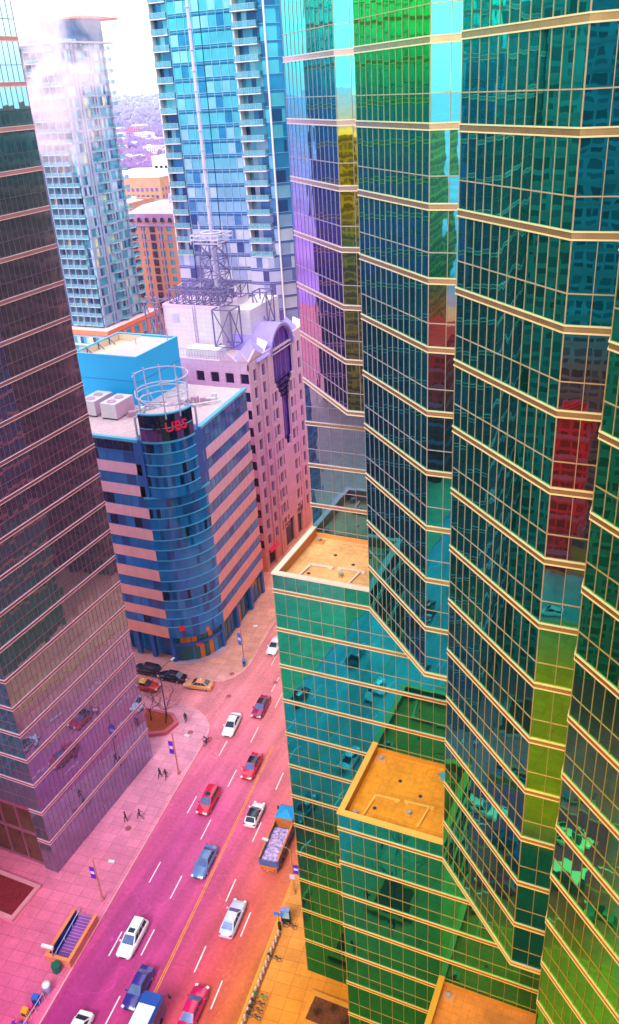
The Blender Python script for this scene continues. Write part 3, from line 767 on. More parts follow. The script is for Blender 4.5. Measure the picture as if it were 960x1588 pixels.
# big arch opening approximated by stacked openings
def arch_half(z):
    if z > 41.0: return math.sqrt(max(0, 4.3 ** 2 - (z - 41.0) ** 2)) if z < 45.2 else 0
    return 4.3
ARC_Y = 137.6
steps = [(21.8, 23.2, .9, .9), (23.2, 32.2, 1.75, 1.7), (32.2, 33.3, 2.3, 1.9), (33.3, 34.4, 3.0, 2.3), (34.4, 35.5, 3.7, 3.2), (35.5, 41.0, 4.3, 4.3)]
for (a, b, l, r) in steps: opsR.append((ARC_Y - l - AY0, ARC_Y + r - AY0, a, b))
opsR.append((125.2 - AY0, 128.2 - AY0, .4, 4.0)); opsR.append((133.2 - AY0, 137.4 - AY0, .4, 6.0)); opsR.append((139 - AY0, 141.4 - AY0, .4, 6.5))
wl = MB()
wall_openings(wl, (-88, AY0), (1, 0), 88 - 68.2, 0, AZT, opsL, .3)
zt = 41.0
wall_openings(wl, (AX, AY0), (0, 1), AY1 - AY0, 0, zt, [o for o in opsR], .45)
# wall above spring line, with the round arch cut out
n = 16
for side in (-1, 1):
    for i in range(n):
        a0, a1 = PI / 2 * i / n, PI / 2 * (i + 1) / n
        y0, z0 = ARC_Y + side * 4.3 * math.cos(a0), 41 + 4.3 * math.sin(a0); y1, z1 = ARC_Y + side * 4.3 * math.cos(a1), 41 + 4.3 * math.sin(a1)
        ye0, ze0 = ARC_Y + side * 5.0 * math.cos(a0), 41 + 5.0 * math.sin(a0); ye1, ze1 = ARC_Y + side * 5.0 * math.cos(a1), 41 + 5.0 * math.sin(a1)
        wl.quad((AX, y0, z0), (AX, ye0, ze0), (AX, ye1, ze1), (AX, y1, z1), 1)
        wl.quad((AX, y0, z0), (AX, y1, z1), (AX - .8, y1, z1), (AX - .8, y0, z0), 1)
wl.box(AX - .3, AX, AY0, ARC_Y - 5.0, zt, AZT + .4); wl.box(AX - .3, AX, ARC_Y + 5.0, AY1, zt, AZT + .9)
wl.quad((AX, AY1, 0), (-88, AY1, 0), (-88, AY1, AZT), (AX, AY1, AZT)); wl.quad((-88, AY1, 0), (-88, AY0, 0), (-88, AY0, AZT), (-88, AY1, AZT))
wl.box(-88, AX - .3, AY0, AY0 + .3, AZT, AZT + .35)
wl.build('wall', [M['pinkstone'], M['violet']], arb, ab)
# pointed corner gables
for (p, q) in (((-70.6, AY0), (-68.2, AY0)), ((AX, AY0), (AX, 129.5)), ((-74, AY0), (-70.6, AY0))):
    gm_ = MB(); mx_, my_ = (p[0] + q[0]) / 2, (p[1] + q[1]) / 2
    ox, oy = (0, .3) if p[1] == q[1] else (-.3, 0)
    gm_.add([(p[0], p[1], AZT + .3), (q[0], q[1], AZT + .3), (mx_, my_, AZT + 1.9), (p[0] + ox, p[1] + oy, AZT + .3), (q[0] + ox, q[1] + oy, AZT + .3), (mx_ + ox, my_ + oy, AZT + 1.9)], [(0, 1, 2), (5, 4, 3), (0, 2, 5, 3), (1, 4, 5, 2), (0, 3, 4, 1)])
    gm_.build('gable', M['pinkstone'], arb, ab)
vt = MB()
ptl = [(ARC_Y + 5.0 * math.cos(PI * i / 28), 41 + 5.0 * math.sin(PI * i / 28)) for i in range(29)]
for i in range(28):
    (y0, z0), (y1, z1) = ptl[i], ptl[i + 1]; vt.quad((AX + .12, y0, z0), (AX - 9.5, y0, z0), (AX - 9.5, y1, z1), (AX + .12, y1, z1))
    yi0, zi0 = ARC_Y + (y0 - ARC_Y) * .9, 41 + (z0 - 41) * .9; yi1, zi1 = ARC_Y + (y1 - ARC_Y) * .9, 41 + (z1 - 41) * .9
    vt.quad((AX + .12, y0, z0), (AX + .12, y1, z1), (AX + .12, yi1, zi1), (AX + .12, yi0, zi0))
vt.build('barrel_vault', M['violet'], arb, ab, smooth=30)
gl = MB(); gl.box(AX - .85, AX - .65, ARC_Y - 4.9, ARC_Y + 4.9, 21.5, 41)
gl.add([(AX - .65, y, z) for y, z in ptl], [tuple(range(29))]); gl.build('arch_window', M['deepviolet'], arb, ab)
e = MB()
for i in (-2.2, 0, 2.2): e.box(AX - .66, AX - .58, ARC_Y + i * .95 - .05, ARC_Y + i * .95 + .05, 21.8, 41 + (math.sqrt(4.6 ** 2 - (i * .95) ** 2) if abs(i * .95) < 4.6 else 0))
e.build('mullions', M['violet'], arb, ab)
e = MB(); e.box(-87.9, AX - .1, AY0 + .2, AY1 - .1, 41.6, 41.8); e.build('roof', M['roofgravel'], arb, ab)
fr, pn = window_unit(1.7, 1.9, .3, 0, 0, (0, 0))
fme = fr.build('window_frame', M['lilacframe']); pme = pn.build('window', M['navyglass'])
def put_window(parent, origin, fme, pme, x, y, z, rz, sx=1, sz=1, glass=None):
    p = pme.copy(); 
    if glass: p.data = glass
    COL.objects.link(p); p.name = 'window'; p.parent = parent
    p.location = (x - origin[0], y - origin[1], z - origin[2]); p.rotation_euler = (0, 0, rz); p.scale = (sx, 1, sz)
    f = fme.copy(); COL.objects.link(f); f.name = 'window_frame'; f.parent = p
    return p
for zr in zrow:
    for xc in (-78.2, -75.2, -72.2, -69.2): put_window(arb, ab, fme, pme, xc, AY0, zr, 0)
fr2, pn2 = window_unit(1.3, 2.25, .45, 0, 0, (0, 0))
fme2 = fr2.build('window_frame', M['lilacframe']); pme2 = pn2.build('window', M['lilacglass'])
for (yc, w, zr) in ry: put_window(arb, ab, fme2, pme2, AX, yc, zr, PI / 2, w / 1.3)
e = MB(); e.box(AX - .5, AX - .44, 125.2, 128.2, .4, 4); e.box(AX - .5, AX - .44, 133.2, 141.4, .4, 6.5); e.build('shop_window', M['navyglass'], arb, ab)
e = MB(); e.box(AX - .1, AX + .7, 125.0, 128.4, 3.9, 4.3); e.box(AX - .05, AX + .12, 128.6, 129.0, 3.2, 4.6); e.build('awning', M['redsign'], arb, ab)
e = MB(); e.box(AX, AX + .3, 127.6, 127.9, 0, AZT); e.box(AX, AX + .3, 130.7, 130.95, 0, AZT); e.box(AX, AX + .25, 142.8, 143.05, 0, AZT); e.box(AX, AX + .25, 146.2, 146.45, 0, AZT); e.build('pilaster', M['pinkstone'], arb, ab)
for o in (fme, pme, fme2, pme2): bpy.data.objects.remove(o)
# pyramidal rooflights next to the vault
for (x, y, s) in ((-70.4, 129.2, 2.6), (-70.6, 145.0, 2.4)):
    e = MB(); e.add([(x - s, y - s, 41.8), (x + s, y - s, 41.8), (x + s, y + s, 41.8), (x - s, y + s, 41.8), (x, y, 45.2)], [(0, 1, 4), (1, 2, 4), (2, 3, 4), (3, 0, 4)]); e.build('roof_pyramid', M['violet'], arb, ab)
for (y0) in (131.5, 147.0):
    e = MB(); e.add([(AX - .2, y0 - 1.6, 42.2), (AX - .2, y0 + .6, 43.9), (AX - 2.2, y0 + .6, 44.6), (AX - 1.6, y0 - 1.6, 42.4), (AX - .2, y0 - 1.6, 42.0), (AX - 1.6, y0 + .6, 42.2)], [(0, 1, 2, 3), (0, 4, 5, 2)]); e.build('rooflight', M['skylight'], arb, ab)
# railing and low white roofs in front
e = MB()
for i in range(16): e.tube((-82.5 + i * .58, AY0 + 1.2, 41.8), (-82.5 + i * .58, AY0 + 1.2, 43.9), .035, .035, 5)
e.bar((-82.6, AY0 + 1.2, 43.9), (-73.7, AY0 + 1.2, 43.9), .07); e.bar((-82.6, AY0 + 1.2, 42.8), (-73.7, AY0 + 1.2, 42.8), .05); e.build('railing', M['lilacframe'], arb, ab)
e = MB(); e.box(-82, -75.5, 126, 129.4, 41.8, 43.6); e.build('plant_box', M['hvac'], arb, ab)
# white penthouse
ph = empty('penthouse', (-82.2, 135, 41.8), 0, 'white stone penthouse block carrying the steel lattice', 'penthouse'); pho = (-82.2, 135, 41.8)
e = MB(); e.box(-88.6, -76.6, 130.2, 141.5, 41.8, 50.0); e.box(-77, -72.5, 134, 146, 41.8, 49.0); e.build('wall', M['whitestone'], ph, pho)
e = MB(); e.box(-88.4, -76.8, 130.4, 141.3, 50.0, 50.06); e.sweep([(-88.6, 141.5), (-88.6, 130.2), (-76.6, 130.2), (-76.6, 141.5)], -.3, .04, 50.0, 50.45, 0, True); e.build('roof', M['pinkstone'], ph, pho)
e = MB()
for i in range(8): e.box(-87, -85.4, 130.1, 130.2, 47.2 + i * .21, 47.33 + i * .21)
e.build('louvre', M['pipe'], ph, pho)
e = MB()
for i in range(18): e.bar((-82.2, 130.1, 42 + i * .45), (-81.7, 130.1, 42 + i * .45), .05)
e.bar((-82.2, 130.1, 41.8), (-82.2, 130.1, 50.4), .06); e.bar((-81.7, 130.1, 41.8), (-81.7, 130.1, 50.4), .06); e.build('ladder', M['lilacframe'], ph, pho)
# steel lattice
M['steel'] = mat('violet grey steel', rgb(120, 110, 165), rough=.45, var=.15, scale=2)
M['steelpale'] = mat('pale lilac steel', rgb(205, 200, 235), rough=.4, var=.1)
lm_o = (-79.0, 134.5, 50.0)
lat = empty('lattice_mast', lm_o, 0, 'steel lattice antenna mast with square ring platforms and a tall white pole', 'mast')
def truss_box(mb, x0, x1, y0, y1, z0, z1, nx, w=.16, ny=1, mi=0):
    for (y) in (y0, y1):
        for zz in (z0, z1): mb.bar((x0, y, zz), (x1, y, zz), w, mi=mi)
    for i in range(nx + 1):
        x = x0 + (x1 - x0) * i / nx
        for zz in (z0, z1): mb.bar((x, y0, zz), (x, y1, zz), w * .9, mi=mi)
        for y in (y0, y1): mb.bar((x, y, z0), (x, y, z1), w, mi=mi)
        if i < nx:
            xb = x0 + (x1 - x0) * (i + 1) / nx
            for y in (y0, y1): mb.bar((x, y, z0 if i % 2 else z1), (xb, y, z1 if i % 2 else z0), w * .75, mi=mi)
            mb.bar((x, y0, z1), (xb, y1, z1), w * .7, mi=mi); mb.bar((x, y0, z0), (xb, y1, z1), w * .55, mi=mi)
def tower_lat(mb, cx, cy, z0, z1, s0, s1, n, w=.17):
    def cor(t): 
        s = s0 + (s1 - s0) * t; zz = z0 + (z1 - z0) * t
        return [(cx - s, cy - s, zz), (cx + s, cy - s, zz), (cx + s, cy + s, zz), (cx - s, cy + s, zz)]
    for i in range(n):
        a, b = cor(i / n), cor((i + 1) / n)
        for k in range(4):
            mb.bar(a[k], b[k], w); mb.bar(a[k], b[(k + 1) % 4], w * .7); mb.bar(a[(k + 1) % 4], b[k], w * .7); mb.bar(b[k], b[(k + 1) % 4], w * .8)
tx, ty = -79.2, 134.6
e = MB(); tower_lat(e, tx, ty, 50.1, 60.6, 2.1, 1.75, 4); e.build('lattice_tower', M['steel'], lat, lm_o)
e = MB()
for zz, r in ((60.9, 2.3), (61.6, 2.75), (62.3, 2.75)):
    for a, b in (((-r, -r), (r, -r)), ((r, -r), (r, r)), ((r, r), (-r, r)), ((-r, r), (-r, -r))): e.bar((tx + a[0], ty + a[1], zz), (tx + b[0], ty + b[1], zz), .2)
for a in (-2.75, 2.75):
    for b in (-2.75, 2.75): e.bar((tx + a, ty + b, 60.8), (tx + a, ty + b, 62.4), .12)
e.torus((tx, ty, 62.5), 1.8, .16, 24, 6, 'z'); e.build('ring_platform', M['steelpale'], lat, lm_o)
e = MB(); e.tube((tx, ty, 50.2), (tx, ty, 62), .35, .35, 10); e.tube((tx, ty, 62), (tx, ty, 118), .3, .2, 10)
for zz in range(64, 118, 3): e.lathe((tx, ty, zz), [(.42, 0), (.42, .12)], 10)
e.build('pole', M['steelpale'], lat, lm_o, smooth=50)
for (x, y, zz) in ((tx - 1.2, ty - 1.9, 63), (tx - 1.9, ty - 1, 63.4), (tx + 2.1, ty + .4, 63)):
    e = MB(); e.tube((x, y, 61.5), (x, y, zz + 1.2), .07); e.build('antenna', M['steelpale'], lat, lm_o)
lf = empty('roof_truss', (-84.0, 131.8, 50.4), 0, 'steel space truss laid across the white penthouse roof edge', 'truss'); lfo = (-84.0, 131.8, 50.4)
e = MB(); truss_box(e, -87.0, -75.6, 130.4, 133.4, 50.5, 53.0, 8); e.build('truss', M['steel'], lf, lfo)
e = MB(); truss_box(e, -88.4, -76.0, 137.5, 140.5, 50.5, 52.7, 8); e.build('truss', M['steel'], lf, lfo)
e = MB()
for i in range(4): e.bar((-87.0 + i * 3.8, 133.4, 53), (-88.4 + i * 4.1, 137.5, 52.7), .15)
e.build('tie_beam', M['steelpale'], lf, lfo)
for (x0, x1, y0, y1, z0, z1, lab) in ((-92.0, -88.9, 129.2, 132.4, 44.0, 50.8, 'steel lattice bracket hung off the outer end of the white penthouse'), (-77.0, -73.4, 128.2, 131.8, 43.6, 50.3, 'steel lattice bracket hung off the penthouse corner beside the violet vault'), (-74.6, -71.8, 139.5, 142.5, 45, 51.0, 'steel lattice bracket on the far corner of the penthouse near the dark glass tower')):
    e = MB()
    for x in (x0, x1):
        for y in (y0, y1): e.bar((x, y, z0), (x, y, z1), .2)
    for zz in (z0, z1):
        e.bar((x0, y0, zz), (x1, y0, zz), .18); e.bar((x0, y1, zz), (x1, y1, zz), .18); e.bar((x0, y0, zz), (x0, y1, zz), .18); e.bar((x1, y0, zz), (x1, y1, zz), .18)
    e.bar((x0, y0, z0), (x1, y0, z1), .14); e.bar((x1, y0, z0), (x0, y0, z1), .14); e.bar((x1, y0, z0), (x1, y1, z1), .14); e.bar((x1, y1, z0), (x1, y0, z1), .14)
    o = e.build('lattice_bracket', M['steel'], None, ((x0 + x1) / 2, (y0 + y1) / 2, z0), loc=((x0 + x1) / 2, (y0 + y1) / 2, z0)); tag(o, lab, 'bracket', 'lattice brackets on the penthouse')
# ------------------------------------------------------------------ tall cyan glass apartment tower
def zrow_mat(name, rows, **kw): return gmat(name, 'X', 'Z', [(z, [(-100, c)]) for z, c in rows], **kw)
M['cy0'] = zrow_mat('cyan glass', [(44, g(175, 180, 240, .62)), (60, g(150, 195, 240, .62)), (76, g(85, 205, 230, .66)), (100, g(60, 200, 225, .66))], rough=.1, metal=.3, var=.18, scale=.3)
M['cy1'] = zrow_mat('pale cyan glass', [(44, g(215, 215, 250, .66)), (62, g(200, 225, 250, .66)), (80, g(125, 215, 236, .66)), (100, g(135, 222, 240, .66))], rough=.1, metal=.3, var=.15, scale=.3)
M['cy2'] = zrow_mat('deep cyan glass', [(44, g(130, 120, 200, .62)), (60, g(80, 145, 215, .64)), (76, g(10, 150, 205, .66)), (100, g(0, 145, 200, .66))], rough=.1, metal=.35, var=.25, scale=.3)
M['cy3'] = zrow_mat('blue teal glass', [(44, g(90, 90, 165, .6)), (62, g(40, 90, 160, .6)), (100, g(0, 110, 165, .6))], rough=.1, metal=.4, var=.25, scale=.3)
M['cyband'] = zrow_mat('cyan band', [(44, g(120, 120, 200, .6)), (60, g(60, 130, 205, .62)), (80, g(0, 140, 200, .62)), (100, g(0, 140, 195, .62))], rough=.2, metal=.3, var=.1)
M['slab'] = zrow_mat('white balcony slab', [(20, g(235, 230, 250, .66)), (60, g(245, 240, 252, .66)), (100, g(235, 250, 255, .66))], rough=.6, var=.05)
M['cyframe'] = zrow_mat('pale frame', [(44, g(190, 185, 230, .62)), (60, g(170, 200, 240, .62)), (100, g(130, 225, 240, .62))], rough=.4, var=.05)
def clear_rail(name, c, a):
    m, nt, b = new_mat(name); b.inputs['Base Color'].default_value = c; b.inputs['Roughness'].default_value = .15
    tr = N(nt, 'ShaderNodeBsdfTransparent'); mx = N(nt, 'ShaderNodeMixShader'); mx.inputs[0].default_value = a
    nt.links.new(tr.outputs[0], mx.inputs[1]); nt.links.new(b.outputs[0], mx.inputs[2]); nt.links.new(mx.outputs[0], nt.nodes['Material Output'].inputs[0])
    return m
M['railglass'] = clear_rail('balcony rail glass', rgb(120, 205, 232, .7), .42)
tb = (-94.0, 180.0, 0.0)
tt = empty('apartment_tower', tb, 0, 'tall cyan glass apartment tower with stacked balconies behind the steel mast', 'apartment tower')
TY = 170.0; FZ = 2.94
CYG = [M['cy0'], M['cy1'], M['cy2'], M['cy3']]
def cpick(): return RND.choices((0, 1, 2, 3), (6.5, 2.8, 2.0, .2))[0]
def lpick(): return RND.choices((0, 1, 2, 3), (3, 6, 1.2, .4))[0]
e = MB(); e.box(-109.0, -80, TY + 2, TY + 22, 0, 122); e.box(-90, -84.4, TY + 1.9, TY + 2.1, 0, 122); e.build('core', M['cyband'], tt, tb)
zs = [51.5 + FZ * k for k in range(-6, 24)]
for zz in zs:
    low = zz < 51
    main = [(-104.9, TY), (-97.3, TY - .25), (-90.0, TY)]
    w = glass_panes(main, [1.85, 1.85], [(zz + .75, zz + FZ - .12)], .004, cpick if zz > 56 else lpick)
    w.build('window_band', CYG, tt, tb)
    e = MB(); e.sweep(main, -.1, .02, zz, zz + .72); e.sweep(main, -.1, .1, zz + .68, zz + .78, 1); e.sweep(main, -.1, .1, zz + .3, zz + .36, 1)
    for (a, d, L, n) in seg_modules(main, [1.85, 1.85]):
        for q in range(n + 1): e.rbox(a[0] + d[0] * L * q / n, a[1] + d[1] * L * q / n - .03, zz, zz + FZ - .02, .09, .16, 0, 1)
    e.build('spandrel', [M['cyband'], M['cyframe']], tt, tb)
    ret = [(-84.3, TY + .2), (-82.8, TY), (-79.6, TY + 3), (-79.0, TY + 20)]
    w = glass_panes(ret, [1.5, 2.2, 2.2], [(zz + .5, zz + FZ)], .004, (lambda: RND.choice((2, 0, 2, 0, 3))) if zz > 56 else lpick); w.build('window_band', CYG, tt, tb)
    e = MB(); e.sweep(ret, -.1, .06, zz, zz + .5); e.sweep(ret, -.1, .12, zz + .5, zz + .56, 1); e.build('spandrel', [M['cyband'], M['cyframe']], tt, tb)
    if not low or zz > 47:
        # recessed glazing behind each balcony, balcony slab and rail
        for (x0, x1, y1, dpt) in ((-109.1, -105.0, TY + 1.2, 1.5), (-90.0, -84.4, TY + 1.6, 2.3)):
            if low and x0 > -95: continue
            w = glass_panes([(x0 + .1, y1), (x1, y1)], [1.1], [(zz + .18, zz + FZ - .02)], .003, lambda: RND.choice((2, 0, 2, 0, 3, 1))); w.build('balcony_door', CYG, tt, tb)
            b_ = MB(); b_.box(x0 - .15, x1 - .25, y1 - dpt, y1 - .02, zz - .06, zz + .12); bo = b_.build('balcony', M['slab'], tt, tb)
            r_ = MB(); r_.sweep([(x0 - .1, y1 - .05), (x0 - .1, y1 - dpt + .05), (x1 - .3, y1 - dpt + .05), (x1 - .3, y1 - .05)], -.03, 0, zz + .2, zz + 1.15); r_.build('rail_glass', M['railglass'], bo, tb)
            r_ = MB(); r_.sweep([(x0 - .1, y1 - .05), (x0 - .1, y1 - dpt + .05), (x1 - .3, y1 - dpt + .05), (x1 - .3, y1 - .05)], -.04, .02, zz + 1.15, zz + 1.22)
            for q in range(5): r_.rbox(x0 - .1 + (x1 - x0 - .2) * q / 4, y1 - dpt + .04, zz + .14, zz + 1.15, .05, .05)
            r_.build('rail', M['cyframe'], bo, tb)
    if low:
        for pth in ([(-109.2, TY + 1), (-109.2, TY - .4), (-105, TY - .4)], [(-90.2, TY + 1), (-90.0, TY - 1.2), (-85.5, TY - 1.4), (-83.2, TY - .2)]):
            w = glass_panes(pth, [1.4, 1.4, 1.4], [(zz + .7, zz + FZ)], .004, lpick); w.build('window_band', CYG, tt, tb)
            e = MB(); e.sweep(pth, -.1, .05, zz, zz + .7); e.sweep(pth, -.1, .1, zz + .3, zz + .38, 1); e.sweep(pth, -.1, .1, zz + .66, zz + .74, 1); e.build('spandrel', [M['cyband'], M['cyframe']], tt, tb)
e = MB(); e.box(-83.0, -82.72, TY - .55, TY - .2, 30, 122); e.box(-109.35, -109.1, TY - .2, TY + 2, 30, 122); e.box(-90.1, -89.85, TY - .2, TY + 2, 52, 122); e.build('corner_post', M['slab'], tt, tb)

# ------------------------------------------------------------------ pale condominium tower in the steam
M['coslab'] = gmat('pale cyan balcony slab', 'X', 'Z', [(20, [(-170, g(185, 225, 245, .62))]), (60, [(-170, g(190, 228, 246, .64))]), (90, [(-170, g(215, 222, 245, .66))])], rough=.6, var=.05)
M['cof'] = gmat('lilac white frame', 'X', 'Z', [(20, [(-170, g(175, 195, 248, .58))]), (55, [(-170, g(180, 208, 250, .58))]), (85, [(-170, g(205, 205, 240, .6))])], rough=.6, var=.05)
M['cog0'] = pane('teal flat glass', rgb(70, 180, 210, .7), metal=.2)
M['cog1'] = pane('pale flat glass', rgb(175, 230, 248, .72), metal=.2)
M['cog2'] = pane('dark flat glass', rgb(25, 85, 140, .85), metal=.25)
M['cog3'] = pane('curtained flat glass', rgb(235, 225, 165, .9), metal=.05)
M['coral'] = mat('coral fascia', rgb(245, 140, 105, .7), rough=.6)
COG = [M['cog0'], M['cog1'], M['cog2'], M['cog3']]
def kpick(): return RND.choices((0, 1, 2, 3), (4.5, 3.6, 2.4, .45))[0]
cb = (-172.0, 221.0, 0.0)
ct = empty('apartment_tower', cb, 0, 'pale balconied apartment tower half hidden by steam, beside the violet tower', 'apartment tower')
KX, KY = -166.2, 211.0; KW = 21.0; CT = 98.8
e = MB(); e.box(KX - 19, KX - .6, KY + 1.4, KY + KW, 0, CT); e.build('core', M['cof'], ct, cb)
k = 0; zz = 21.0
while zz < CT - 1:
    # front face, set back behind balconies
    w = glass_panes([(KX - 19, KY + 1.3), (KX - .4, KY + 1.3)], [1.15], [(zz + .2, zz + 2.8)], .004, kpick); w.build('window_band', COG, ct, cb)
    e = MB(); e.box(KX - 19, KX - .4, KY + 1.28, KY + 1.45, zz + 2.75, zz + 3.0)
    for q in range(9): e.box(KX - 18.9 + q * 2.3, KX - 18.72 + q * 2.3, KY + 1.1, KY + 1.4, zz, zz + 2.9)
    e.build('spandrel', M['cof'], ct, cb)
    for (x0, x1) in ((KX - 15.6, KX - 13.2), (KX - 12.0, KX - .2 if k % 9 < 6 else KX - 2.4)):
        b_ = MB(); b_.box(x0, x1, KY - .35, KY + 1.25, zz - .1, zz + .12); bo = b_.build('balcony', M['coslab'], ct, cb)
        r_ = MB(); r_.sweep([(x0 + .05, KY + 1.2), (x0 + .05, KY - .3), (x1 - .05, KY - .3), (x1 - .05, KY + 1.2)], -.03, 0, zz + .15, zz + 1.0); r_.build('rail_glass', M['railglass'], bo, cb)
        r_ = MB(); r_.sweep([(x0 + .05, KY + 1.2), (x0 + .05, KY - .3), (x1 - .05, KY - .3), (x1 - .05, KY + 1.2)], -.05, .03, zz + 1.0, zz + 1.08)
        for q in range(int((x1 - x0) / 2.4) + 1): r_.rbox(x0 + .06 + q * 2.4, KY + .4, zz + .1, zz + 2.8, .18, 1.7)
        r_.build('rail', M['cof'], bo, cb)
    # side face with lilac frame
    w = glass_panes([(KX, KY + .2), (KX, KY + KW)], [1.1], [(zz + .3, zz + 2.75)], .004, lambda: RND.choices((0, 1, 2, 3), (4, 4, 1.5, .35))[0]); w.build('window_band', COG, ct, cb)
    e = MB(); e.box(KX - .1, KX + .12, KY + .1, KY + KW, zz - .3, zz + .3); e.build('spandrel', M['cof'], ct, cb)
    for y in (KY + 9.5, KY + KW - 1.6):
        b_ = MB(); b_.box(KX + .1, KX + 1.5, y, y + 2.9, zz - .1, zz + .12); bo = b_.build('balcony', M['coslab'], ct, cb)
        r_ = MB(); r_.sweep([(KX + .1, y), (KX + 1.45, y), (KX + 1.45, y + 2.85), (KX + .1, y + 2.85)], -.04, 0, zz + .15, zz + 1.05); r_.build('rail_glass', M['railglass'], bo, cb)
    zz += 2.93; k += 1
e = MB()
for y in (KY + .1, KY + 5.2, KY + 6.6, KY + 12.2, KY + 13.6, KY + KW - .9): e.box(KX - .1, KX + .3, y, y + .8, 20, CT)
e.build('frame_column', M['cof'], ct, cb)
e = MB(); e.box(KX - 20, KX + 1.9, KY - 1, KY + KW + 3, CT, CT + .45); e.build('roof', M['coslab'], ct, cb)
e = MB(); e.box(KX - 12, KX + .4, KY + 9, KY + KW, CT + .45, CT + 6); e.build('penthouse', M['cog2'], ct, cb)
e = MB(); e.box(KX - 13.5, KX + 3.6, KY + 7.5, KY + KW + 4, CT + 6, CT + 6.5); e.build('roof_canopy', M['coral'], ct, cb)
e = MB(); e.sweep([(KX - 13, KY + KW + 3), (KX - 13, KY + 8), (KX + 1, KY + 8), (KX + 1, KY + KW + 3)], -.04, .04, CT + 6.5, CT + 9)
e.build('rail_glass', M['railglass'], ct, cb)
# its low base with coral fascia
e = MB(); e.box(KX - 20, KX + 3, KY - 3, KY + KW + 6, 0, 18.6); e.build('podium', M['cof'], ct, cb)
e = MB(); e.box(KX - 19.9, KX + 2.9, KY - 2.9, KY + KW + 5.9, 20.0, 20.26); e.build('podium_roof', M['roofgravel'], ct, cb)
e = MB(); e.box(KX - 20, KX + 3.1, KY - 3.1, KY + KW + 6, 18.8, 20.2)
for i in range(6): e.box(KX + 2.9, KX + 3.25, KY + i * 4.6, KY + i * 4.6 + 1.5, 0, 18.6)
e.build('podium_fascia', M['coral'], ct, cb)
for zz in (16, 13, 10, 7):
    w = glass_panes([(KX - 20, KY - 3.08), (KX + 3.05, KY - 3.08), (KX + 3.05, KY + KW + 6)], [1.2, 1.2], [(zz, zz + 2.1)], .004, kpick); w.build('window_band', COG, ct, cb)
    b_ = MB(); b_.box(KX - 19, KX + 1, KY - 4.4, KY - 3.1, zz - .3, zz - .1); b_.build('balcony', M['slab'], ct, cb)

# ------------------------------------------------------------------ blocks with punched windows further off
def block_building(x0, x1, y0, y1, z1, wallc, label, fl=3.0, bay=3.2, ww=1.6, wh=1.7, roofc=None, glass=None, zmin=0.0, cat='building', trim=None, group=None, parapet=.6, faces='SE', boxes=2):
    o = ((x0 + x1) / 2, (y0 + y1) / 2, 0.0)
    t = empty('city_building', o, 0, label, cat, group)
    wm = wallc if not isinstance(wallc, tuple) else mat('wall paint', wallc, rough=.8, var=.1, scale=.3)
    mb = MB(); wins = []
    def face(st, u, W):
        n = max(1, int((W - .8) / bay)); m0 = (W - n * bay) / 2; ops = []
        zz = zmin + 1.0
        while zz + wh < z1 - .9:
            for i in range(n):
                c = m0 + (i + .5) * bay; ops.append((c - ww / 2, c + ww / 2, zz, zz + wh)); wins.append((st[0] + u[0] * c, st[1] + u[1] * c, zz, math.atan2(u[1], u[0])))
            zz += fl
        wall_openings(mb, st, u, W, 0, z1, ops, .25)
    face((x0, y0), (1, 0), x1 - x0)
    face((x1, y0), (0, 1), y1 - y0)
    mb.quad((x1, y1, 0), (x0, y1, 0), (x0, y1, z1), (x1, y1, z1)); mb.quad((x0, y1, 0), (x0, y0, 0), (x0, y0, z1), (x0, y1, z1))
    mb.build('wall', wm, t, o)
    r = MB(); r.box(x0 + .3, x1 - .3, y0 + .3, y1 - .3, z1 - .5, z1 - .3); r.sweep([(x0, y1), (x0, y0), (x1, y0), (x1, y1)], -.32, .06, z1 - .002, z1 + parapet, 1, True)
    r.build('roof', [roofc or M['roofgravel'], trim or wm], t, o)
    for i in range(boxes):
        b_ = MB(); s = RND.uniform(.12, .3); bx = RND.uniform(x0 + 2, x1 - 2 - (x1 - x0) * s); by = RND.uniform(y0 + 2, max(y0 + 2.1, y1 - 2 - (y1 - y0) * s)); b_.box(bx, bx + (x1 - x0) * s, by, by + (y1 - y0) * s, z1 - .3, z1 + RND.uniform(1.5, 3.2)); b_.build('roof_box', M['hvac'], t, o)
    if len(wins) > 95:
        p = MB()
        for (x, y, zz, a) in wins:
            c, s = math.cos(a), math.sin(a); q = [(x + c * k2 * ww / 2 - s * .22, y + s * k2 * ww / 2 + c * .22) for k2 in (-1, 1)]
            p.quad((q[0][0], q[0][1], zz), (q[1][0], q[1][1], zz), (q[1][0], q[1][1], zz + wh), (q[0][0], q[0][1], zz + wh), 0)
        po_ = p.build('window', [glass or M['cog0']], t, o); po_['kind'] = 'stuff'
    else:
        fr, pn = window_unit(ww, wh, .25, 0, 0, (1, 0)); fo = fr.build('window_frame', M['hvac']); go = pn.build('window', glass or M['cog0'])
        for (x, y, zz, a) in wins: put_window(t, o, fo, go, x, y, zz, a)
        bpy.data.objects.remove(fo); bpy.data.objects.remove(go)
    return t
M['cityw'] = mat('white city wall', rgb(255, 245, 252, .62), rough=.8, var=.1)
M['cityp'] = mat('peach city wall', rgb(255, 220, 190, .62), rough=.8, var=.1)
M['citym'] = mat('magenta city wall', rgb(225, 135, 195, .6), rough=.8, var=.1)
M['cityl'] = mat('lilac city wall', rgb(215, 190, 240, .6), rough=.8, var=.1)
M['roofw'] = mat('white city roof', rgb(255, 250, 255, .62), rough=.8, var=.06)
M['roofm'] = mat('magenta city roof', rgb(200, 95, 165, .6), rough=.8, var=.1)
M['brickorange'] = gmat('orange brick', 'X', 'Z', [(10, [(-180, g(220, 140, 140, .65))]), (30, [(-180, g(230, 165, 145, .62))]), (44, [(-180, g(225, 160, 150, .62))])], rough=.85, var=.08)
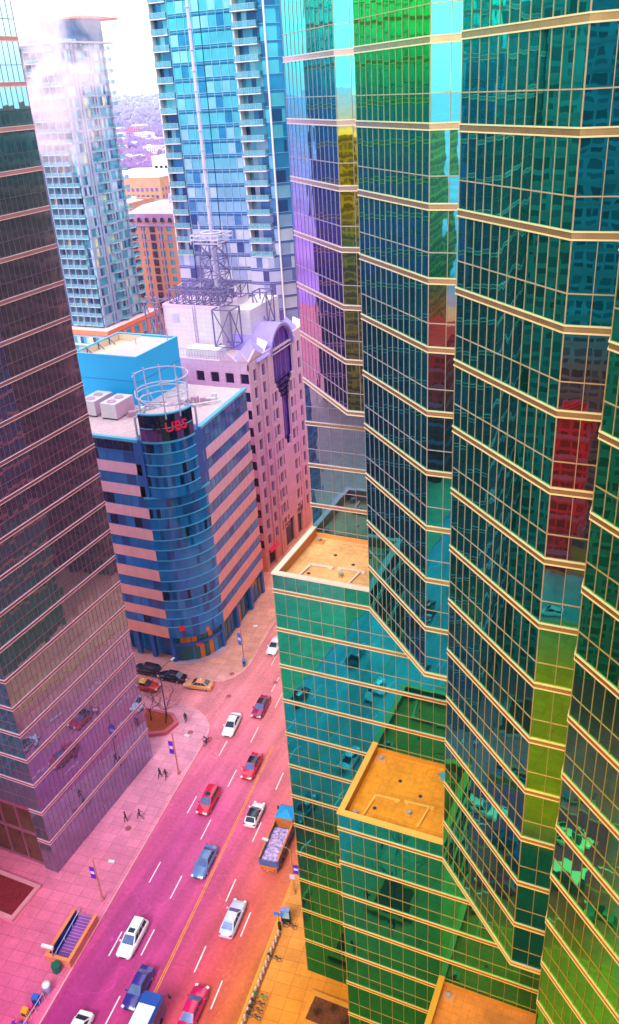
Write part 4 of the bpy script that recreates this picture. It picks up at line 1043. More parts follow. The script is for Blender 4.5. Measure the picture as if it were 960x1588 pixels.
M['lilacroof'] = mat('lilac roof', rgb(205, 190, 225, .9), rough=.8, var=.1)
M['mauve'] = mat('mauve cornice', rgb(185, 140, 190), rough=.7)
bt = block_building(-187.0, -160.0, 260.0, 282.0, 45.0, M['brickorange'], 'orange brick apartment block with mauve cornice between two glass towers', fl=2.92, bay=3.6, ww=1.9, wh=1.8, roofc=M['lilacroof'], trim=M['mauve'], parapet=2.6, boxes=3, zmin=11.6)
bo_ = bt.location
e = MB(); e.sweep([(-187.0, 282), (-187, 260), (-160, 260), (-160, 282)], 0, .35, 43.4, 44.3); e.sweep([(-187.0, 282), (-187, 260), (-160, 260), (-160, 282)], 0, .2, 38.6, 38.9); e.sweep([(-187.0, 282), (-187, 260), (-160, 260), (-160, 282)], 0, .25, 18, 18.7)
for x in (-180.7, -173.4, -166.2):
    e.box(x - .2, x + .2, 259.75, 260.0, 0, 43)
e.build('cornice', M['mauve'], bt, tuple(bo_))
e = MB()
for i in range(8):
    x = -184.9 + i * 3.2; e.add([(x + .8 * math.cos(PI * q / 8), 259.6, 45.5 + .9 * math.sin(PI * q / 8)) for q in range(9)] + [(x - .8, 259.6, 44.8), (x + .8, 259.6, 44.8)], [tuple(range(11))])
e.build('arched_window', M['navyglass'], bt, tuple(bo_))
e = MB(); e.add([(-187, 260, 47.6), (-160, 260, 47.6), (-160, 282, 47.6), (-187, 282, 47.6), (-183, 265, 50), (-164, 265, 50), (-164, 278, 50), (-183, 278, 50)], [(0, 1, 5, 4), (1, 2, 6, 5), (2, 3, 7, 6), (3, 0, 4, 7), (4, 5, 6, 7)]); e.box(-175, -165, 270, 277, 50.01, 53); e.build('roof', M['lilacroof'], bt, tuple(bo_))
# two columns of dark navy balcony boxes standing proud of the wall
for i in range(11):
    e = MB(); e.box(-186.9, -184.2, 259.6, 259.99, 12.2 + i * 2.92, 14.2 + i * 2.92); e.build('balcony_door', M['navyglass'], bt, tuple(bo_))
    e = MB(); e.box(-177.8, -175.9, 259.75, 259.99, 12.2 + i * 2.92, 14.4 + i * 2.92); e.build('balcony_door', M['navyglass'], bt, tuple(bo_))

block_building(-268, -227, 345, 372, 50.6, rgb(238, 190, 160, .5), 'long peach apartment slab with rows of windows beyond the orange brick block', fl=3.1, bay=2.6, ww=1.5, wh=1.5, roofc=M['roofw'], glass=M['lilacglass'], boxes=3, zmin=10)
block_building(-243, -226.5, 318, 338, 43.0, rgb(235, 180, 155, .5), 'squat peach block in front of the long peach slab', fl=3.0, bay=3, ww=1.6, wh=1.5, roofc=M['roofw'], glass=M['lilacglass'], boxes=1, zmin=10)
wb_ = block_building(-266.5, -244, 400, 420, 55.6, gmat('white over magenta wall', 'X', 'Z', [(46.5, [(-250, g(215, 115, 190, .7))]), (47, [(-250, g(255, 246, 252, .75))])], var=.08), 'white building with square windows and a magenta lower half beside the cyan tower', fl=3.3, bay=3.0, ww=1.8, wh=1.9, glass=M['navyglass'], boxes=1, zmin=9)
kinds = [('cityw', 'roofw', 'low white town block'), ('cityp', 'roofw', 'low peach town block'), ('citym', 'roofm', 'low magenta town block'), ('cityl', 'roofw', 'low lilac town block')]
for i in range(75):
    t = (i + .5) / 75
    d = 480 * (2600 / 480.0) ** t * RND.uniform(.96, 1.04)
    az = rad(RND.uniform(-38.2, -32.0))
    x, y = d * math.sin(az), d * math.cos(az)
    w = RND.uniform(9, 22) * (1 + t * .8); dp = RND.uniform(8, 16) * (1 + t * .8); h = RND.uniform(5, 13) * (1 + t * .5)
    kn = RND.choices(range(4), (5, 2, 2, 3))[0]
    wm, rm, lb_ = kinds[kn]
    o = (x, y, 0); tw = empty('town_building', o, RND.uniform(-.3, .3), lb_ + ' among the trees of the distant town', 'building', 'town blocks among the distant trees')
    mb = MB(); ops = []
    nb = max(2, int(w / 4)); 
    for r_ in range(max(1, int(h / 3.4))):
        for c in range(nb): ops.append((w * (c + .25) / nb, w * (c + .75) / nb, 1 + r_ * 3.4, 2.8 + r_ * 3.4))
    wall_openings(mb, (-w / 2, -dp / 2), (1, 0), w, 0, h, [q for q in ops if q[3] < h - .3], .3, 0)
    mb.quad((w / 2, -dp / 2, 0), (w / 2, dp / 2, 0), (w / 2, dp / 2, h), (w / 2, -dp / 2, h)); mb.quad((w / 2, dp / 2, 0), (-w / 2, dp / 2, 0), (-w / 2, dp / 2, h), (w / 2, dp / 2, h)); mb.quad((-w / 2, dp / 2, 0), (-w / 2, -dp / 2, 0), (-w / 2, -dp / 2, h), (-w / 2, dp / 2, h))
    mb.quad((-w / 2 + .1, -dp / 2 + .3, .5), (w / 2 - .1, -dp / 2 + .3, .5), (w / 2 - .1, -dp / 2 + .3, h - .2), (-w / 2 + .1, -dp / 2 + .3, h - .2), 1)
    mb.build('wall', [M[wm], M['navyglass']], tw)
    rf = MB(); rf.box(-w / 2 - .2, w / 2 + .2, -dp / 2 - .2, dp / 2 + .2, h, h + .5)
    if RND.random() < .5: rf.box(-w * .2, w * .1, -dp * .2, dp * .2, h + .5, h + 2.6)
    rf.build('roof', M[rm], tw)
# far woods: clumps of crowns, more than anyone could count
M['woods'] = gmat('bare violet woods', 'Y', 'Z', [(0, [(500, g(165, 110, 195, .5)), (1500, g(160, 130, 215, .5)), (4000, g(150, 160, 225, .52))]), (40, [(500, g(200, 150, 215, .5)), (1500, g(180, 160, 230, .52)), (4000, g(165, 180, 235, .55))])], rough=.9, var=.35, scale=.03)  # haze put into the colour: bluer with distance
wd = MB()
for i in range(5200):
    t = RND.random(); d = 400 * (5200 / 400.0) ** t
    az = rad(RND.uniform(-41, -29)); x, y = d * math.sin(az) + RND.gauss(0, 3), d * math.cos(az)
    gz = max(0, (d - 2600) / 3200) * 95 if d > 2600 else 0
    r = RND.uniform(2.2, 4.6) * (1 + t * 1.2); h = r * RND.uniform(1.3, 2.4)
    n = 6; a0 = RND.uniform(0, 6)
    vs = []
    for (rr, hh) in ((.45, .1), (1, .4), (.8, .72), (.25, 1)):
        for k in range(n):
            a = a0 + 2 * PI * k / n; q = RND.uniform(.65, 1.15); vs.append((x + r * rr * q * math.cos(a), y + r * rr * q * math.sin(a), gz + h * hh * RND.uniform(.9, 1.1)))
    fs = [(a * n + k, a * n + (k + 1) % n, (a + 1) * n + (k + 1) % n, (a + 1) * n + k) for a in range(3) for k in range(n)] + [tuple(range(18, 24))]
    wd.add(vs, fs)
tag(wd.build('woods', M['woods']), 'bare violet woods spreading between the far houses up to the ridge', 'woods', kind='stuff')
# the ridge on the skyline
hm = MB(); NX, NY = 60, 12
for j in range(NY + 1):
    for i in range(NX + 1):
        az = rad(-62 + 62 * i / NX); d = 2500 + 4500 * j / NY
        tt_ = min(1, j / 8.0); z = 100 * (tt_ ** 1.3) * (.82 + .25 * mnoise.noise(Vector((i * .22, j * .3, 3)))) - 2
        hm.v.append((d * math.sin(az), d * math.cos(az), z))
for j in range(NY):
    for i in range(NX):
        a = j * (NX + 1) + i; hm.f.append([a, a + 1, a + NX + 2, a + NX + 1]); hm.m.append(0)
M['hill'] = gmat('haze lavender hillside', 'Y', 'Z', [(0, [(1500, g(175, 160, 220, .55)), (5000, g(170, 180, 230, .58))]), (100, [(1500, g(175, 175, 225, .55)), (5000, g(185, 195, 235, .6))])], rough=.95, var=.3, scale=.012)  # distance haze put into the hill colour, paler and bluer farther off
tag(hm.build('hills', M['hill'], smooth=180), kind='structure')

# ------------------------------------------------------------------ blocks beyond the frame that the mirror glass shows
M['tealblk'] = mat('teal block glazing', rgb(95, 150, 165), rough=.4, var=.3, scale=.2); M['brownblk'] = mat('olive brown glazing', rgb(125, 105, 80), rough=.4, var=.4, scale=.25); M['brownband'] = mat('brown stone band', rgb(170, 135, 110), rough=.7)
M['goldblk'] = mat('gold wall', rgb(215, 175, 40), rough=.6, var=.3, scale=.2); M['goldband'] = mat('dark gold band', rgb(130, 100, 40), rough=.6)
M['redblk'] = mat('dark red wall', rgb(215, 30, 70), rough=.7, var=.4, scale=.4)
M['dkband'] = mat('dark teal block wall', rgb(120, 150, 160), rough=.5, var=.15)
def window_grid(m, w, h):
    nt = m.node_tree; b = nt.nodes['Principled BSDF']; src = b.inputs['Base Color'].links[0].from_socket
    geo = N(nt, 'ShaderNodeNewGeometry'); sp = N(nt, 'ShaderNodeSeparateXYZ'); nt.links.new(geo.outputs['Position'], sp.inputs[0])
    ad = N(nt, 'ShaderNodeMath', operation='ADD'); nt.links.new(sp.outputs[0], ad.inputs[0]); nt.links.new(sp.outputs[1], ad.inputs[1])
    cb = N(nt, 'ShaderNodeCombineXYZ'); nt.links.new(ad.outputs[0], cb.inputs[0]); nt.links.new(sp.outputs[2], cb.inputs[1])
    br = N(nt, 'ShaderNodeTexBrick'); br.offset = 0; br.inputs['Scale'].default_value = 1; br.inputs['Brick Width'].default_value = w; br.inputs['Row Height'].default_value = h; br.inputs['Mortar Size'].default_value = .3; br.inputs['Bias'].default_value = -.1
    br.inputs['Color1'].default_value = (.22, .22, .26, 1); br.inputs['Color2'].default_value = (.75, .75, .8, 1); br.inputs['Mortar'].default_value = (1.25, 1.25, 1.25, 1)
    nt.links.new(cb.outputs[0], br.inputs['Vector'])
    mx = N(nt, 'ShaderNodeMix', data_type='RGBA', blend_type='MULTIPLY'); mx.inputs[0].default_value = 1; nt.links.new(src, mx.inputs[6]); nt.links.new(br.outputs['Color'], mx.inputs[7]); nt.links.new(mx.outputs[2], b.inputs['Base Color'])
for k_, w_, h_ in (('tealblk', 2.2, 1.9), ('brownblk', 2.4, 1.9), ('redblk', 1.9, 1.9), ('goldblk', 2.6, 1.9)): window_grid(M[k_], w_, h_)
def mirrored(x0, x1, y0, y1, z1, wallm, label, glassm, fl=3.8):
    o = ((x0 + x1) / 2, (y0 + y1) / 2, 0)
    t = empty('office_block', o, 0, label, 'office block')
    e = MB(); e.box(x0, x1, y0, y1, 0, z1); e.build('wall', glassm, t, o)
    e = MB(); zz = 4.0
    pth = [(x0, y1), (x0, y0), (x1, y0), (x1, y1)]
    while zz < z1: e.sweep(pth, 0, .2, zz, zz + .7, 0, True); zz += fl
    e.build('floor_band', wallm, t, o)

mirrored(-24, 60, -112, -80, 118, M['dkband'], 'dark banded office block far behind the viewpoint', M['tealblk'])
mirrored(-26, 6, 112, 150, 84, M['brownband'], 'brown office block north of the gold and teal tower', M['brownblk'])
mirrored(-19, -12, -76, -69, 31, M['citym'], 'narrow dark red block on the cross street corner', M['redblk'])
mirrored(-112, -79, 31, 50.5, 92, M['dkband'], 'unseen dark banded slab added to close a bright gap in the mirror glass', M['tealblk'])  # added out of view to block the bright sky strip in the long faces
mirrored(-112, -67, -30, 30, 96, M['dkband'], 'unseen dark banded block added south of the violet tower to darken the mirror glass', M['tealblk'])  # added out of view so the long faces mirror something dark
mirrored(-96, -60, -140, -100, 74, M['goldband'], 'gold banded office block far to the south', M['goldblk'])
mirrored(-62, -46, -100, -82, 33, M['citym'], 'low red block far to the south west', M['redblk'])
mirrored(-20, 30, -170, -110, 60, M['citym'], 'magenta office block far to the south', M['redsign'])

# ------------------------------------------------------------------ blocks further up the street, behind the glass towers
for (x0, x1, y0, y1, h, c, lab) in ((-118, -84, 205, 250, 52, (235, 190, 205, .6), 'pink office block up the street behind the cyan apartment tower'), (-122, -90, 262, 320, 44, (225, 205, 240, .6), 'lilac office block far up the street on its west side'), (-46, -5, 176, 214, 58, (240, 185, 160, .6), 'peach office block up the street on its east side'), (-52, -8, 228, 275, 40, (215, 170, 215, .6), 'mauve office block up the street on its east side'), (-60, -12, 292, 350, 66, (250, 225, 215, .6), 'pale office block farthest up the street on its east side'), (-135, -100, 340, 400, 60, (235, 160, 170, .6), 'rose office block farthest up the street on its west side')):
    block_building(x0, x1, y0, y1, h, rgb(*c), lab, fl=3.6, bay=3.4, ww=2.0, wh=2.0, glass=M['cog2'])
# ------------------------------------------------------------------ ground, road, pavements
AZ = rad(-6.5); NRX, NRY = math.cos(AZ), -math.sin(AZ); DRX, DRY = math.sin(AZ), math.cos(AZ)
def RP(r, s): return (r * NRX + s * DRX, r * NRY + s * DRY)     # across / along the street
HDN, HDS = rad(6.5), rad(186.5)
M['groundm'] = mat('lavender ground', rgb(200, 170, 215, .8), rough=.95, var=.35, scale=.02)
e = MB(); S = 9000; e.quad((-S, -S, -.3), (S, -S, -.3), (S, S, -.3), (-S, S, -.3)); tag(e.build('ground', M['groundm']), kind='structure')
def road_mat():
    m, nt, b = new_mat('rose asphalt'); b.inputs['Roughness'].default_value = .8; b.inputs['Specular IOR Level'].default_value = .25
    c = grad(nt, 'X', 'Y', [
        (8, [(-56, g(130, 200, 205)), (-26, g(130, 200, 205))]), (26, [(-56, g(160, 150, 185)), (-26, g(170, 165, 160))]),
        (32, [(-56, g(215, 48, 140)), (-48, g(188, 42, 136)), (-41, g(210, 52, 120)), (-36, g(222, 74, 78)), (-32, g(232, 112, 45)), (-27, g(240, 140, 32))]),
        (48, [(-56, g(235, 92, 148)), (-50, g(200, 72, 152)), (-43, g(206, 74, 140)), (-37, g(228, 90, 92)), (-32, g(235, 125, 55)), (-28, g(240, 140, 30))]),
        (66, [(-58, g(252, 114, 164)), (-50, g(226, 94, 164)), (-43, g(234, 102, 148)), (-37, g(248, 120, 102)), (-30, g(240, 140, 60))]),
        (85, [(-62, g(255, 155, 172)), (-52, g(254, 138, 158)), (-44, g(254, 144, 144)), (-36, g(255, 152, 122))]),
        (115, [(-70, g(255, 160, 150)), (-50, g(252, 155, 140)), (-40, g(250, 155, 130))])])
    c = vary(nt, c, .16, .22, 6); c = vary(nt, c, .14, 2.4, 6)
    # tyre-worn lanes: soft streaks along the carriageway
    geo = N(nt, 'ShaderNodeNewGeometry'); mp = N(nt, 'ShaderNodeMapping'); mp.vector_type = 'POINT'
    mp.inputs['Rotation'].default_value = (0, 0, rad(-6.5)); mp.inputs['Scale'].default_value = (.55, .018, 1)
    nt.links.new(geo.outputs['Position'], mp.inputs[0])
    nz = N(nt, 'ShaderNodeTexNoise'); nz.inputs['Scale'].default_value = 1; nz.inputs['Detail'].default_value = 3; nt.links.new(mp.outputs[0], nz.inputs['Vector'])
    mr = N(nt, 'ShaderNodeMapRange'); mr.inputs[1].default_value = .32; mr.inputs[2].default_value = .68; mr.inputs[3].default_value = .78; mr.inputs[4].default_value = 1.13; nt.links.new(nz.outputs['Fac'], mr.inputs[0])
    mx = N(nt, 'ShaderNodeVectorMath', operation='SCALE'); nt.links.new(c, mx.inputs[0]); nt.links.new(mr.outputs[0], mx.inputs['Scale'])
    # hairline cracks
    vo = N(nt, 'ShaderNodeTexVoronoi', feature='DISTANCE_TO_EDGE'); vo.inputs['Scale'].default_value = .09
    n2 = N(nt, 'ShaderNodeTexNoise'); n2.inputs['Scale'].default_value = .5; nt.links.new(geo.outputs['Position'], n2.inputs['Vector'])
    av = N(nt, 'ShaderNodeVectorMath', operation='MULTIPLY_ADD'); av.inputs[1].default_value = (4, 4, 0); nt.links.new(n2.outputs['Color'], av.inputs[0]); nt.links.new(geo.outputs['Position'], av.inputs[2])
    nt.links.new(av.outputs[0], vo.inputs['Vector'])
    m2 = N(nt, 'ShaderNodeMapRange'); m2.inputs[1].default_value = .001; m2.inputs[2].default_value = .006; m2.inputs[3].default_value = 1.28; m2.inputs[4].default_value = 1; nt.links.new(vo.outputs['Distance'], m2.inputs[0])
    m3 = N(nt, 'ShaderNodeVectorMath', operation='SCALE'); nt.links.new(mx.outputs[0], m3.inputs[0]); nt.links.new(m2.outputs[0], m3.inputs['Scale'])
    nt.links.new(m3.outputs[0], b.inputs['Base Color']); add_bump(nt, b, .25, 14, .02); return m
M['road'] = road_mat()
e = MB(); a, b_, c_, d_ = RP(-48.5, -260), RP(-24, -260), RP(-24, 520), RP(-48.5, 520)
e.quad(a + (0,), b_ + (0,), c_ + (0,), d_ + (0,)); e.quad((-200, 82, -.004), (-50, 82, -.004), (-50, 91.5, -.004), (-200, 91.5, -.004))
e.quad((-40, -67, -.004), (160, -67, -.004), (160, -47, -.004), (-40, -47, -.004))
tag(e.build('road', M['road']), kind='structure')
def pave_mat(name, rows, size=1.35):
    m, nt, b = new_mat(name); b.inputs['Roughness'].default_value = .85; b.inputs['Specular IOR Level'].default_value = .2
    c = grad(nt, 'X', 'Y', rows)
    geo = N(nt, 'ShaderNodeNewGeometry'); mp = N(nt, 'ShaderNodeMapping'); mp.inputs['Rotation'].default_value = (0, 0, rad(-6.5)); nt.links.new(geo.outputs['Position'], mp.inputs[0])
    br = N(nt, 'ShaderNodeTexBrick'); br.offset = 0; br.inputs['Scale'].default_value = 1; br.inputs['Brick Width'].default_value = size * 1.3; br.inputs['Row Height'].default_value = size; br.inputs['Mortar Size'].default_value = .03; br.inputs['Mortar Smooth'].default_value = .3
    br.inputs['Color1'].default_value = (1.04, 1.04, 1.04, 1); br.inputs['Color2'].default_value = (.9, .88, .92, 1); br.inputs['Mortar'].default_value = (.66, .55, .62, 1)
    nt.links.new(mp.outputs[0], br.inputs['Vector'])
    mx = N(nt, 'ShaderNodeMix', data_type='RGBA', blend_type='MULTIPLY'); mx.inputs[0].default_value = 1; nt.links.new(c, mx.inputs[6]); nt.links.new(br.outputs['Color'], mx.inputs[7])
    s = vary(nt, mx.outputs[2], .16, .4, 6); s = vary(nt, s, .10, 4, 4)
    nt.links.new(s, b.inputs['Base Color']); add_bump(nt, b, .2, 10, .02); return m
M['pave_w'] = pave_mat('rose paving', [(10, [(-70, g(215, 205, 160)), (-52, g(205, 215, 150))]),
    (32, [(-70, g(238, 75, 140)), (-52, g(238, 92, 150))]), (46, [(-70, g(255, 108, 150)), (-54, g(255, 132, 176))]),
    (62, [(-62, g(255, 152, 198)), (-54, g(255, 152, 190))]), (80, [(-66, g(255, 168, 202)), (-56, g(255, 176, 200))]),
    (96, [(-80, g(252, 165, 155)), (-58, g(255, 180, 160))]), (130, [(-70, g(255, 165, 140))])])
M['pave_e'] = pave_mat('orange paving', [(10, [(-31, g(150, 190, 170)), (-14, g(170, 185, 90)), (10, g(190, 180, 60))]), (36, [(-31, g(248, 140, 30)), (-22, g(252, 150, 8))]), (50, [(-32, g(253, 162, 70)), (-22, g(252, 150, 10))]), (90, [(-36, g(252, 170, 120))])])
M['kerb_w'] = mat('pale rose kerb', rgb(250, 165, 185, .85), rough=.8)
M['kerb_e'] = mat('amber kerb', rgb(245, 165, 60, .85), rough=.8)
def pavement(pts, m, km, outside=None):
    e = MB(); e.prism(pts, -.25, .13); tag(e.build('pavement', m), kind='structure')
    k = MB(); k.sweep(outside, -.02, .16, -.2, .137); tag(k.build('kerb', km), kind='structure')
RC, RE = -46.85, -26.7
# south-west corner pavement; outline walks the kerb with the road on its right hand
c0 = RP(RC, -260); c1 = RP(RC, 82.6)
cor = [c1, (-56.35, 79.6), (-57.1, 81.0), (-58.5, 82.3), (-60.2, 83.2), (-62.2, 83.5), (-200, 83.5)]
edge = [c0] + [cor[0]] + cor[1:]
pavement([c0, *cor, (-200, -200)], M['pave_w'], M['kerb_w'], edge)
# north-west corner pavement
edge = [(-200, 89.75), (-66, 89.75), (-62.2, 90.1), (-60.2, 90.9), (-58.9, 92.3), (-58.2, 94.4), (-58.1, 96.5), RP(RC + .1, 104), RP(RC + .1, 520)]
pavement(edge + [(-300, 520), (-300, 89.75)], M['pave_w'], M['kerb_w'], edge)
edge = [RP(RE, 520), RP(RE, -48), (160, -48)]
pavement([RP(RE, -48), (160, -48), (160, 520), RP(RE, 520)], M['pave_e'], M['kerb_e'], edge)
edge = [(160, -66), RP(RE, -66), RP(RE, -260)]
pavement([RP(RE, -260), (160, -260), (160, -66), RP(RE, -66)], M['pave_e'], M['kerb_e'], edge)
# road paint
M['paintw'] = mat('worn white road paint', rgb(255, 232, 240, .9), rough=.7, var=.18, scale=2)
M['painty'] = mat('worn yellow road paint', rgb(245, 150, 30, .9), rough=.7, var=.2, scale=1.2)
e = MB()
def dash(r, s0, s1, w=.14): e.quad(RP(r - w / 2, s0) + (.004,), RP(r + w / 2, s0) + (.004,), RP(r + w / 2, s1) + (.004,), RP(r - w / 2, s1) + (.004,))
for s in [88.3, 79.4, 70.2, 61.2, 53.7, 45.6] + [36.5 - 9 * i for i in range(25)]: dash(-40.1, s - 3.3, s)
for s in [84.5, 73.5, 62.4, 52.5, 42.4] + [33 - 9.5 * i for i in range(25)]: dash(-43.6, s - 3.1, s)
for s in [89.4, 80.4, 71.4, 62.4, 53.3] + [44 - 9 * i for i in range(25)]: dash(-33.5, s - 3.2, s)
for s in [67.6, 58.6, 50.0] + [41 - 9 * i for i in range(25)]: dash(-30.15, s - 3.2, s)
for i in range(14): dash(-40.1, 120 + 9 * i - 3, 120 + 9 * i); dash(-43.6, 108 + 9 * i - 3, 108 + 9 * i); dash(-36.7, 100 + 9 * i - 3, 100 + 9 * i)
dash(-40.9, 96.5, 100.2, .12); dash(-39.1, 93, 97, .12); dash(-43.2, 103, 110, .1)
tag(e.build('lane_markings', M['paintw']), kind='structure')
e = MB(); dash(-36.75, -260, 85.2, .11); dash(-36.53, -260, 85.0, .11); tag(e.build('centre_line', M['painty']), kind='structure')
M['iron'] = mat('rusty iron cover', rgb(190, 90, 110), rough=.7, var=.3, scale=3)
for n, (x, y, zz, lab) in enumerate(((-57.2, 60.0, .13, 'round iron cover on the pavement near the two walkers apart'), (-58.9, 78.6, .13, 'round iron cover on the pavement at the curved corner'), (-52.0, 93.5, 0, 'round iron cover out in the crossing beyond the dark red car'), (-57.5, 88.0, 0, 'round iron cover in the road beside the orange taxi'), (-59.6, 93.0, .13, 'round iron cover on the corner pavement by the blue office block'), (-35.4, 72.0, 0, 'round iron cover in the lane ahead of the dump truck'))):
    e = MB(); e.lathe((0, 0, 0), [(.42, 0), (.42, .012), (.36, .012), (.36, .006)], 20); o = e.build('manhole_cover', M['iron'], None); o.location = (x, y, zz + .002); tag(o, lab, 'manhole cover', 'iron covers')
# ------------------------------------------------------------------ cars
M['carglass'] = pane('car window glass', (.03, .05, .09, 1), rough=.05, metal=.15, var=.1)
M['carglassp'] = pane('pale reflecting windscreen', rgb(120, 140, 200, .8), rough=.06, metal=.4, var=.2, scale=2)
M['tyre'] = mat('black tyre', (.012, .012, .016, 1), rough=.8)
M['rim'] = mat('alloy rim', (.45, .45, .5, 1), rough=.3, metal=.6)
M['lampw'] = mat('clear lamp lens', (.8, .8, .85, 1), rough=.1)
M['lampr'] = mat('red lamp lens', (.5, .01, .03, 1), rough=.15)
M['black'] = mat('black trim', (.015, .015, .02, 1), rough=.5)
PAINT = {}
def paint(c, k=.9):
    key = (c, k)
    if key not in PAINT: PAINT[key] = mat('car paint', rgb(*c, k), rough=.22, var=.04, spec=.5, coat=.6, metal=.0)
    return PAINT[key]
SED = dict(st=[(-2.42, .36, .56, .74, .66, .76, .66), (-2.30, .28, .60, .90, .80, .87, .74), (-1.7, .22, .62, .97, .86, .92, .79), (-.2, .20, .62, .96, .87, .925, .83), (1.0, .20, .62, .93, .87, .925, .82), (1.75, .22, .60, .84, .85, .91, .76), (2.25, .28, .54, .70, .78, .85, .65), (2.42, .36, .48, .57, .60, .70, .54)],
           belt=(-1.85, 1.08, .95, .93), roof=(-1.05, .22, 1.44, .60), wb=1.38, bw=.80)
SUV = dict(st=[(-2.38, .42, .70, .92, .74, .84, .76), (-2.30, .34, .74, 1.06, .84, .92, .80), (-1.6, .28, .74, 1.08, .88, .95, .84), (-.2, .26, .74, 1.06, .89, .955, .86), (1.0, .26, .74, 1.03, .89, .955, .84), (1.75, .28, .72, .98, .87, .94, .80), (2.22, .34, .64, .84, .80, .88, .70), (2.38, .44, .58, .68, .64, .74, .58)],
           belt=(-2.28, 1.12, 1.06, 1.03), roof=(-1.98, .28, 1.70, .66), wb=1.38, bw=.82)
HAT = dict(st=[(-2.02, .36, .60, .82, .66, .78, .68), (-1.92, .28, .62, .95, .78, .86, .74), (-1.4, .22, .62, .98, .84, .90, .79), (-.2, .20, .62, .97, .85, .90, .82), (.8, .20, .62, .93, .85, .90, .80), (1.45, .22, .60, .84, .82, .88, .73), (1.85, .28, .54, .70, .74, .82, .62), (2.0, .36, .48, .57, .58, .68, .52)],
           belt=(-1.80, .92, .95, .93), roof=(-1.25, .15, 1.46, .60), wb=1.22, bw=.78)
def car(x, y, rz, spec, col, label, group='cars in the street', roofcol=None, taxi=None, rails=False, sunroof=False, glass=None, bumper=None, z=0.0):
    P = paint(col); GL = glass or M['carglass']
    t = empty('car', (x, y, z), rz, label, 'car', group)
    b = MB(); st = spec['st']; n = 8
    for (yy, zb, zm, zt, wb, wm, wt) in st:
        b.v += [(-wb, yy, zb), (-wm, yy, zm), (-wt - .03, yy, zt - .07), (-wt + .06, yy, zt), (wt - .06, yy, zt), (wt + .03, yy, zt - .07), (wm, yy, zm), (wb, yy, zb)]
    for i in range(len(st) - 1):
        for k in range(n): b.f.append([i * n + k, (i + 1) * n + k, (i + 1) * n + (k + 1) % n, i * n + (k + 1) % n][::-1]); b.m.append(0)
    b.f.append(list(range(n))); b.m.append(0); b.f.append(list(range((len(st) - 1) * n, len(st) * n))[::-1]); b.m.append(0)
    y0, y1, z0, z1 = spec['belt']; r0, r1, zr, wr = spec['roof']; bw = spec['bw']
    # cabin: pillars and roof skin, with the glass let in as separate panes
    base = [(-bw, y0, z0 - .03), (bw, y0, z0 - .03), (bw, y1, z1 - .03), (-bw, y1, z1 - .03)]
    rf = [(-wr, r0, zr - .04), (wr, r0, zr - .04), (wr, r1, zr - .02), (-wr, r1, zr - .02)]
    b.add(base + rf, [(0, 1, 5, 4), (1, 2, 6, 5), (2, 3, 7, 6), (3, 0, 4, 7)], 0)
    # side sills and bumpers
    b.box(-.9, .9, -spec['wb'] + .4, spec['wb'] - .4, .17, .24, 1)
    b.build('body', [P, M['black']], t, smooth=38)
    rp = MB(); ny = 4
    for i in range(ny + 1):
        f = i / ny; yy = r0 + (r1 - r0) * f; cz = zr + .05 * math.sin(PI * (.15 + .7 * f))
        w_ = wr + (.02 if 0 < i < ny else 0)
        rp.v += [(-w_, yy, zr - .04), (-w_ * .72, yy, cz - .005), (0, yy, cz + .015), (w_ * .72, yy, cz - .005), (w_, yy, zr - .04)]
    for i in range(ny):
        for k in range(4): rp.f.append([i * 5 + k, i * 5 + k + 1, (i + 1) * 5 + k + 1, (i + 1) * 5 + k]); rp.m.append(0)
    if taxi: rp.box(-.28, .28, (r0 + r1) / 2 - .08, (r0 + r1) / 2 + .08, zr + .04, zr + .2, 1)
    if rails:
        for s in (-1, 1): rp.bar((s * wr * .95, r0 + .1, zr + .05), (s * wr * .95, r1 - .1, zr + .06), .05, mi=2)
    rp.build('roof', [paint(roofcol) if roofcol else P, taxi or M['lampw'], M['black']], t, smooth=60)
    if sunroof:
        s_ = MB(); s_.box(-.36, .36, r1 - .75, r1 - .2, zr + .03, zr + .075); s_.build('sunroof', M['carglass'], t)
    def lerp(a, b_, f): return tuple(a[i] + (b_[i] - a[i]) * f for i in range(3))
    def inset(q, ou, ov, push):
        A, B, Cc, D = q
        def at(u, v): return Vector(lerp(lerp(A, B, u), lerp(D, Cc, u), v))
        nrm = (Vector(B) - Vector(A)).cross(Vector(D) - Vector(A)).normalized() * push
        return [tuple(at(u, v) + nrm) for u, v in ((ou[0], ov[0]), (ou[1], ov[0]), (ou[1], ov[1]), (ou[0], ov[1]))]
    w = MB(); w.quad(*inset((base[2], base[3], rf[3], rf[2]), (.06, .94), (.06, .94), .012)); w.build('windscreen', GL, t)
    w = MB(); w.quad(*inset((base[0], base[1], rf[1], rf[0]), (.07, .93), (.08, .92), .012)); w.build('rear_window', GL, t)
    for (q) in ((base[1], base[2], rf[2], rf[1]), (base[3], base[0], rf[0], rf[3])):
        w = MB(); 
        for u in ((.07, .34), (.37, .62), (.65, .93)): w.quad(*inset(q, u, (.12, .9), .012))
        w.build('side_window', M['carglass'], t)
    for s in (-1, 1):
        for yy in (-spec['wb'], spec['wb']):
            w = MB(); w.lathe((s * .80 - .1 , yy, .32), [(.24, 0), (.32, .02), (.325, .1), (.32, .2), (.24, .21)], 16, 0, 'x')
            wo = w.build('wheel', M['tyre'], t, smooth=50)
            w = MB(); w.lathe((s * .915 - .01, yy, .32), [(.02, 0), (.2, 0), (.2, .02), (.02, .02)], 10, 0, 'x'); w.build('rim', M['rim'], wo)
        yf = st[-2][0]; yb = st[1][0]
        w = MB(); w.rbox(s * .62, yf + .05, st[-2][3] - .14, st[-2][3] + .005, .30, .26, -s * .35); w.build('headlight', M['lampw'], t)
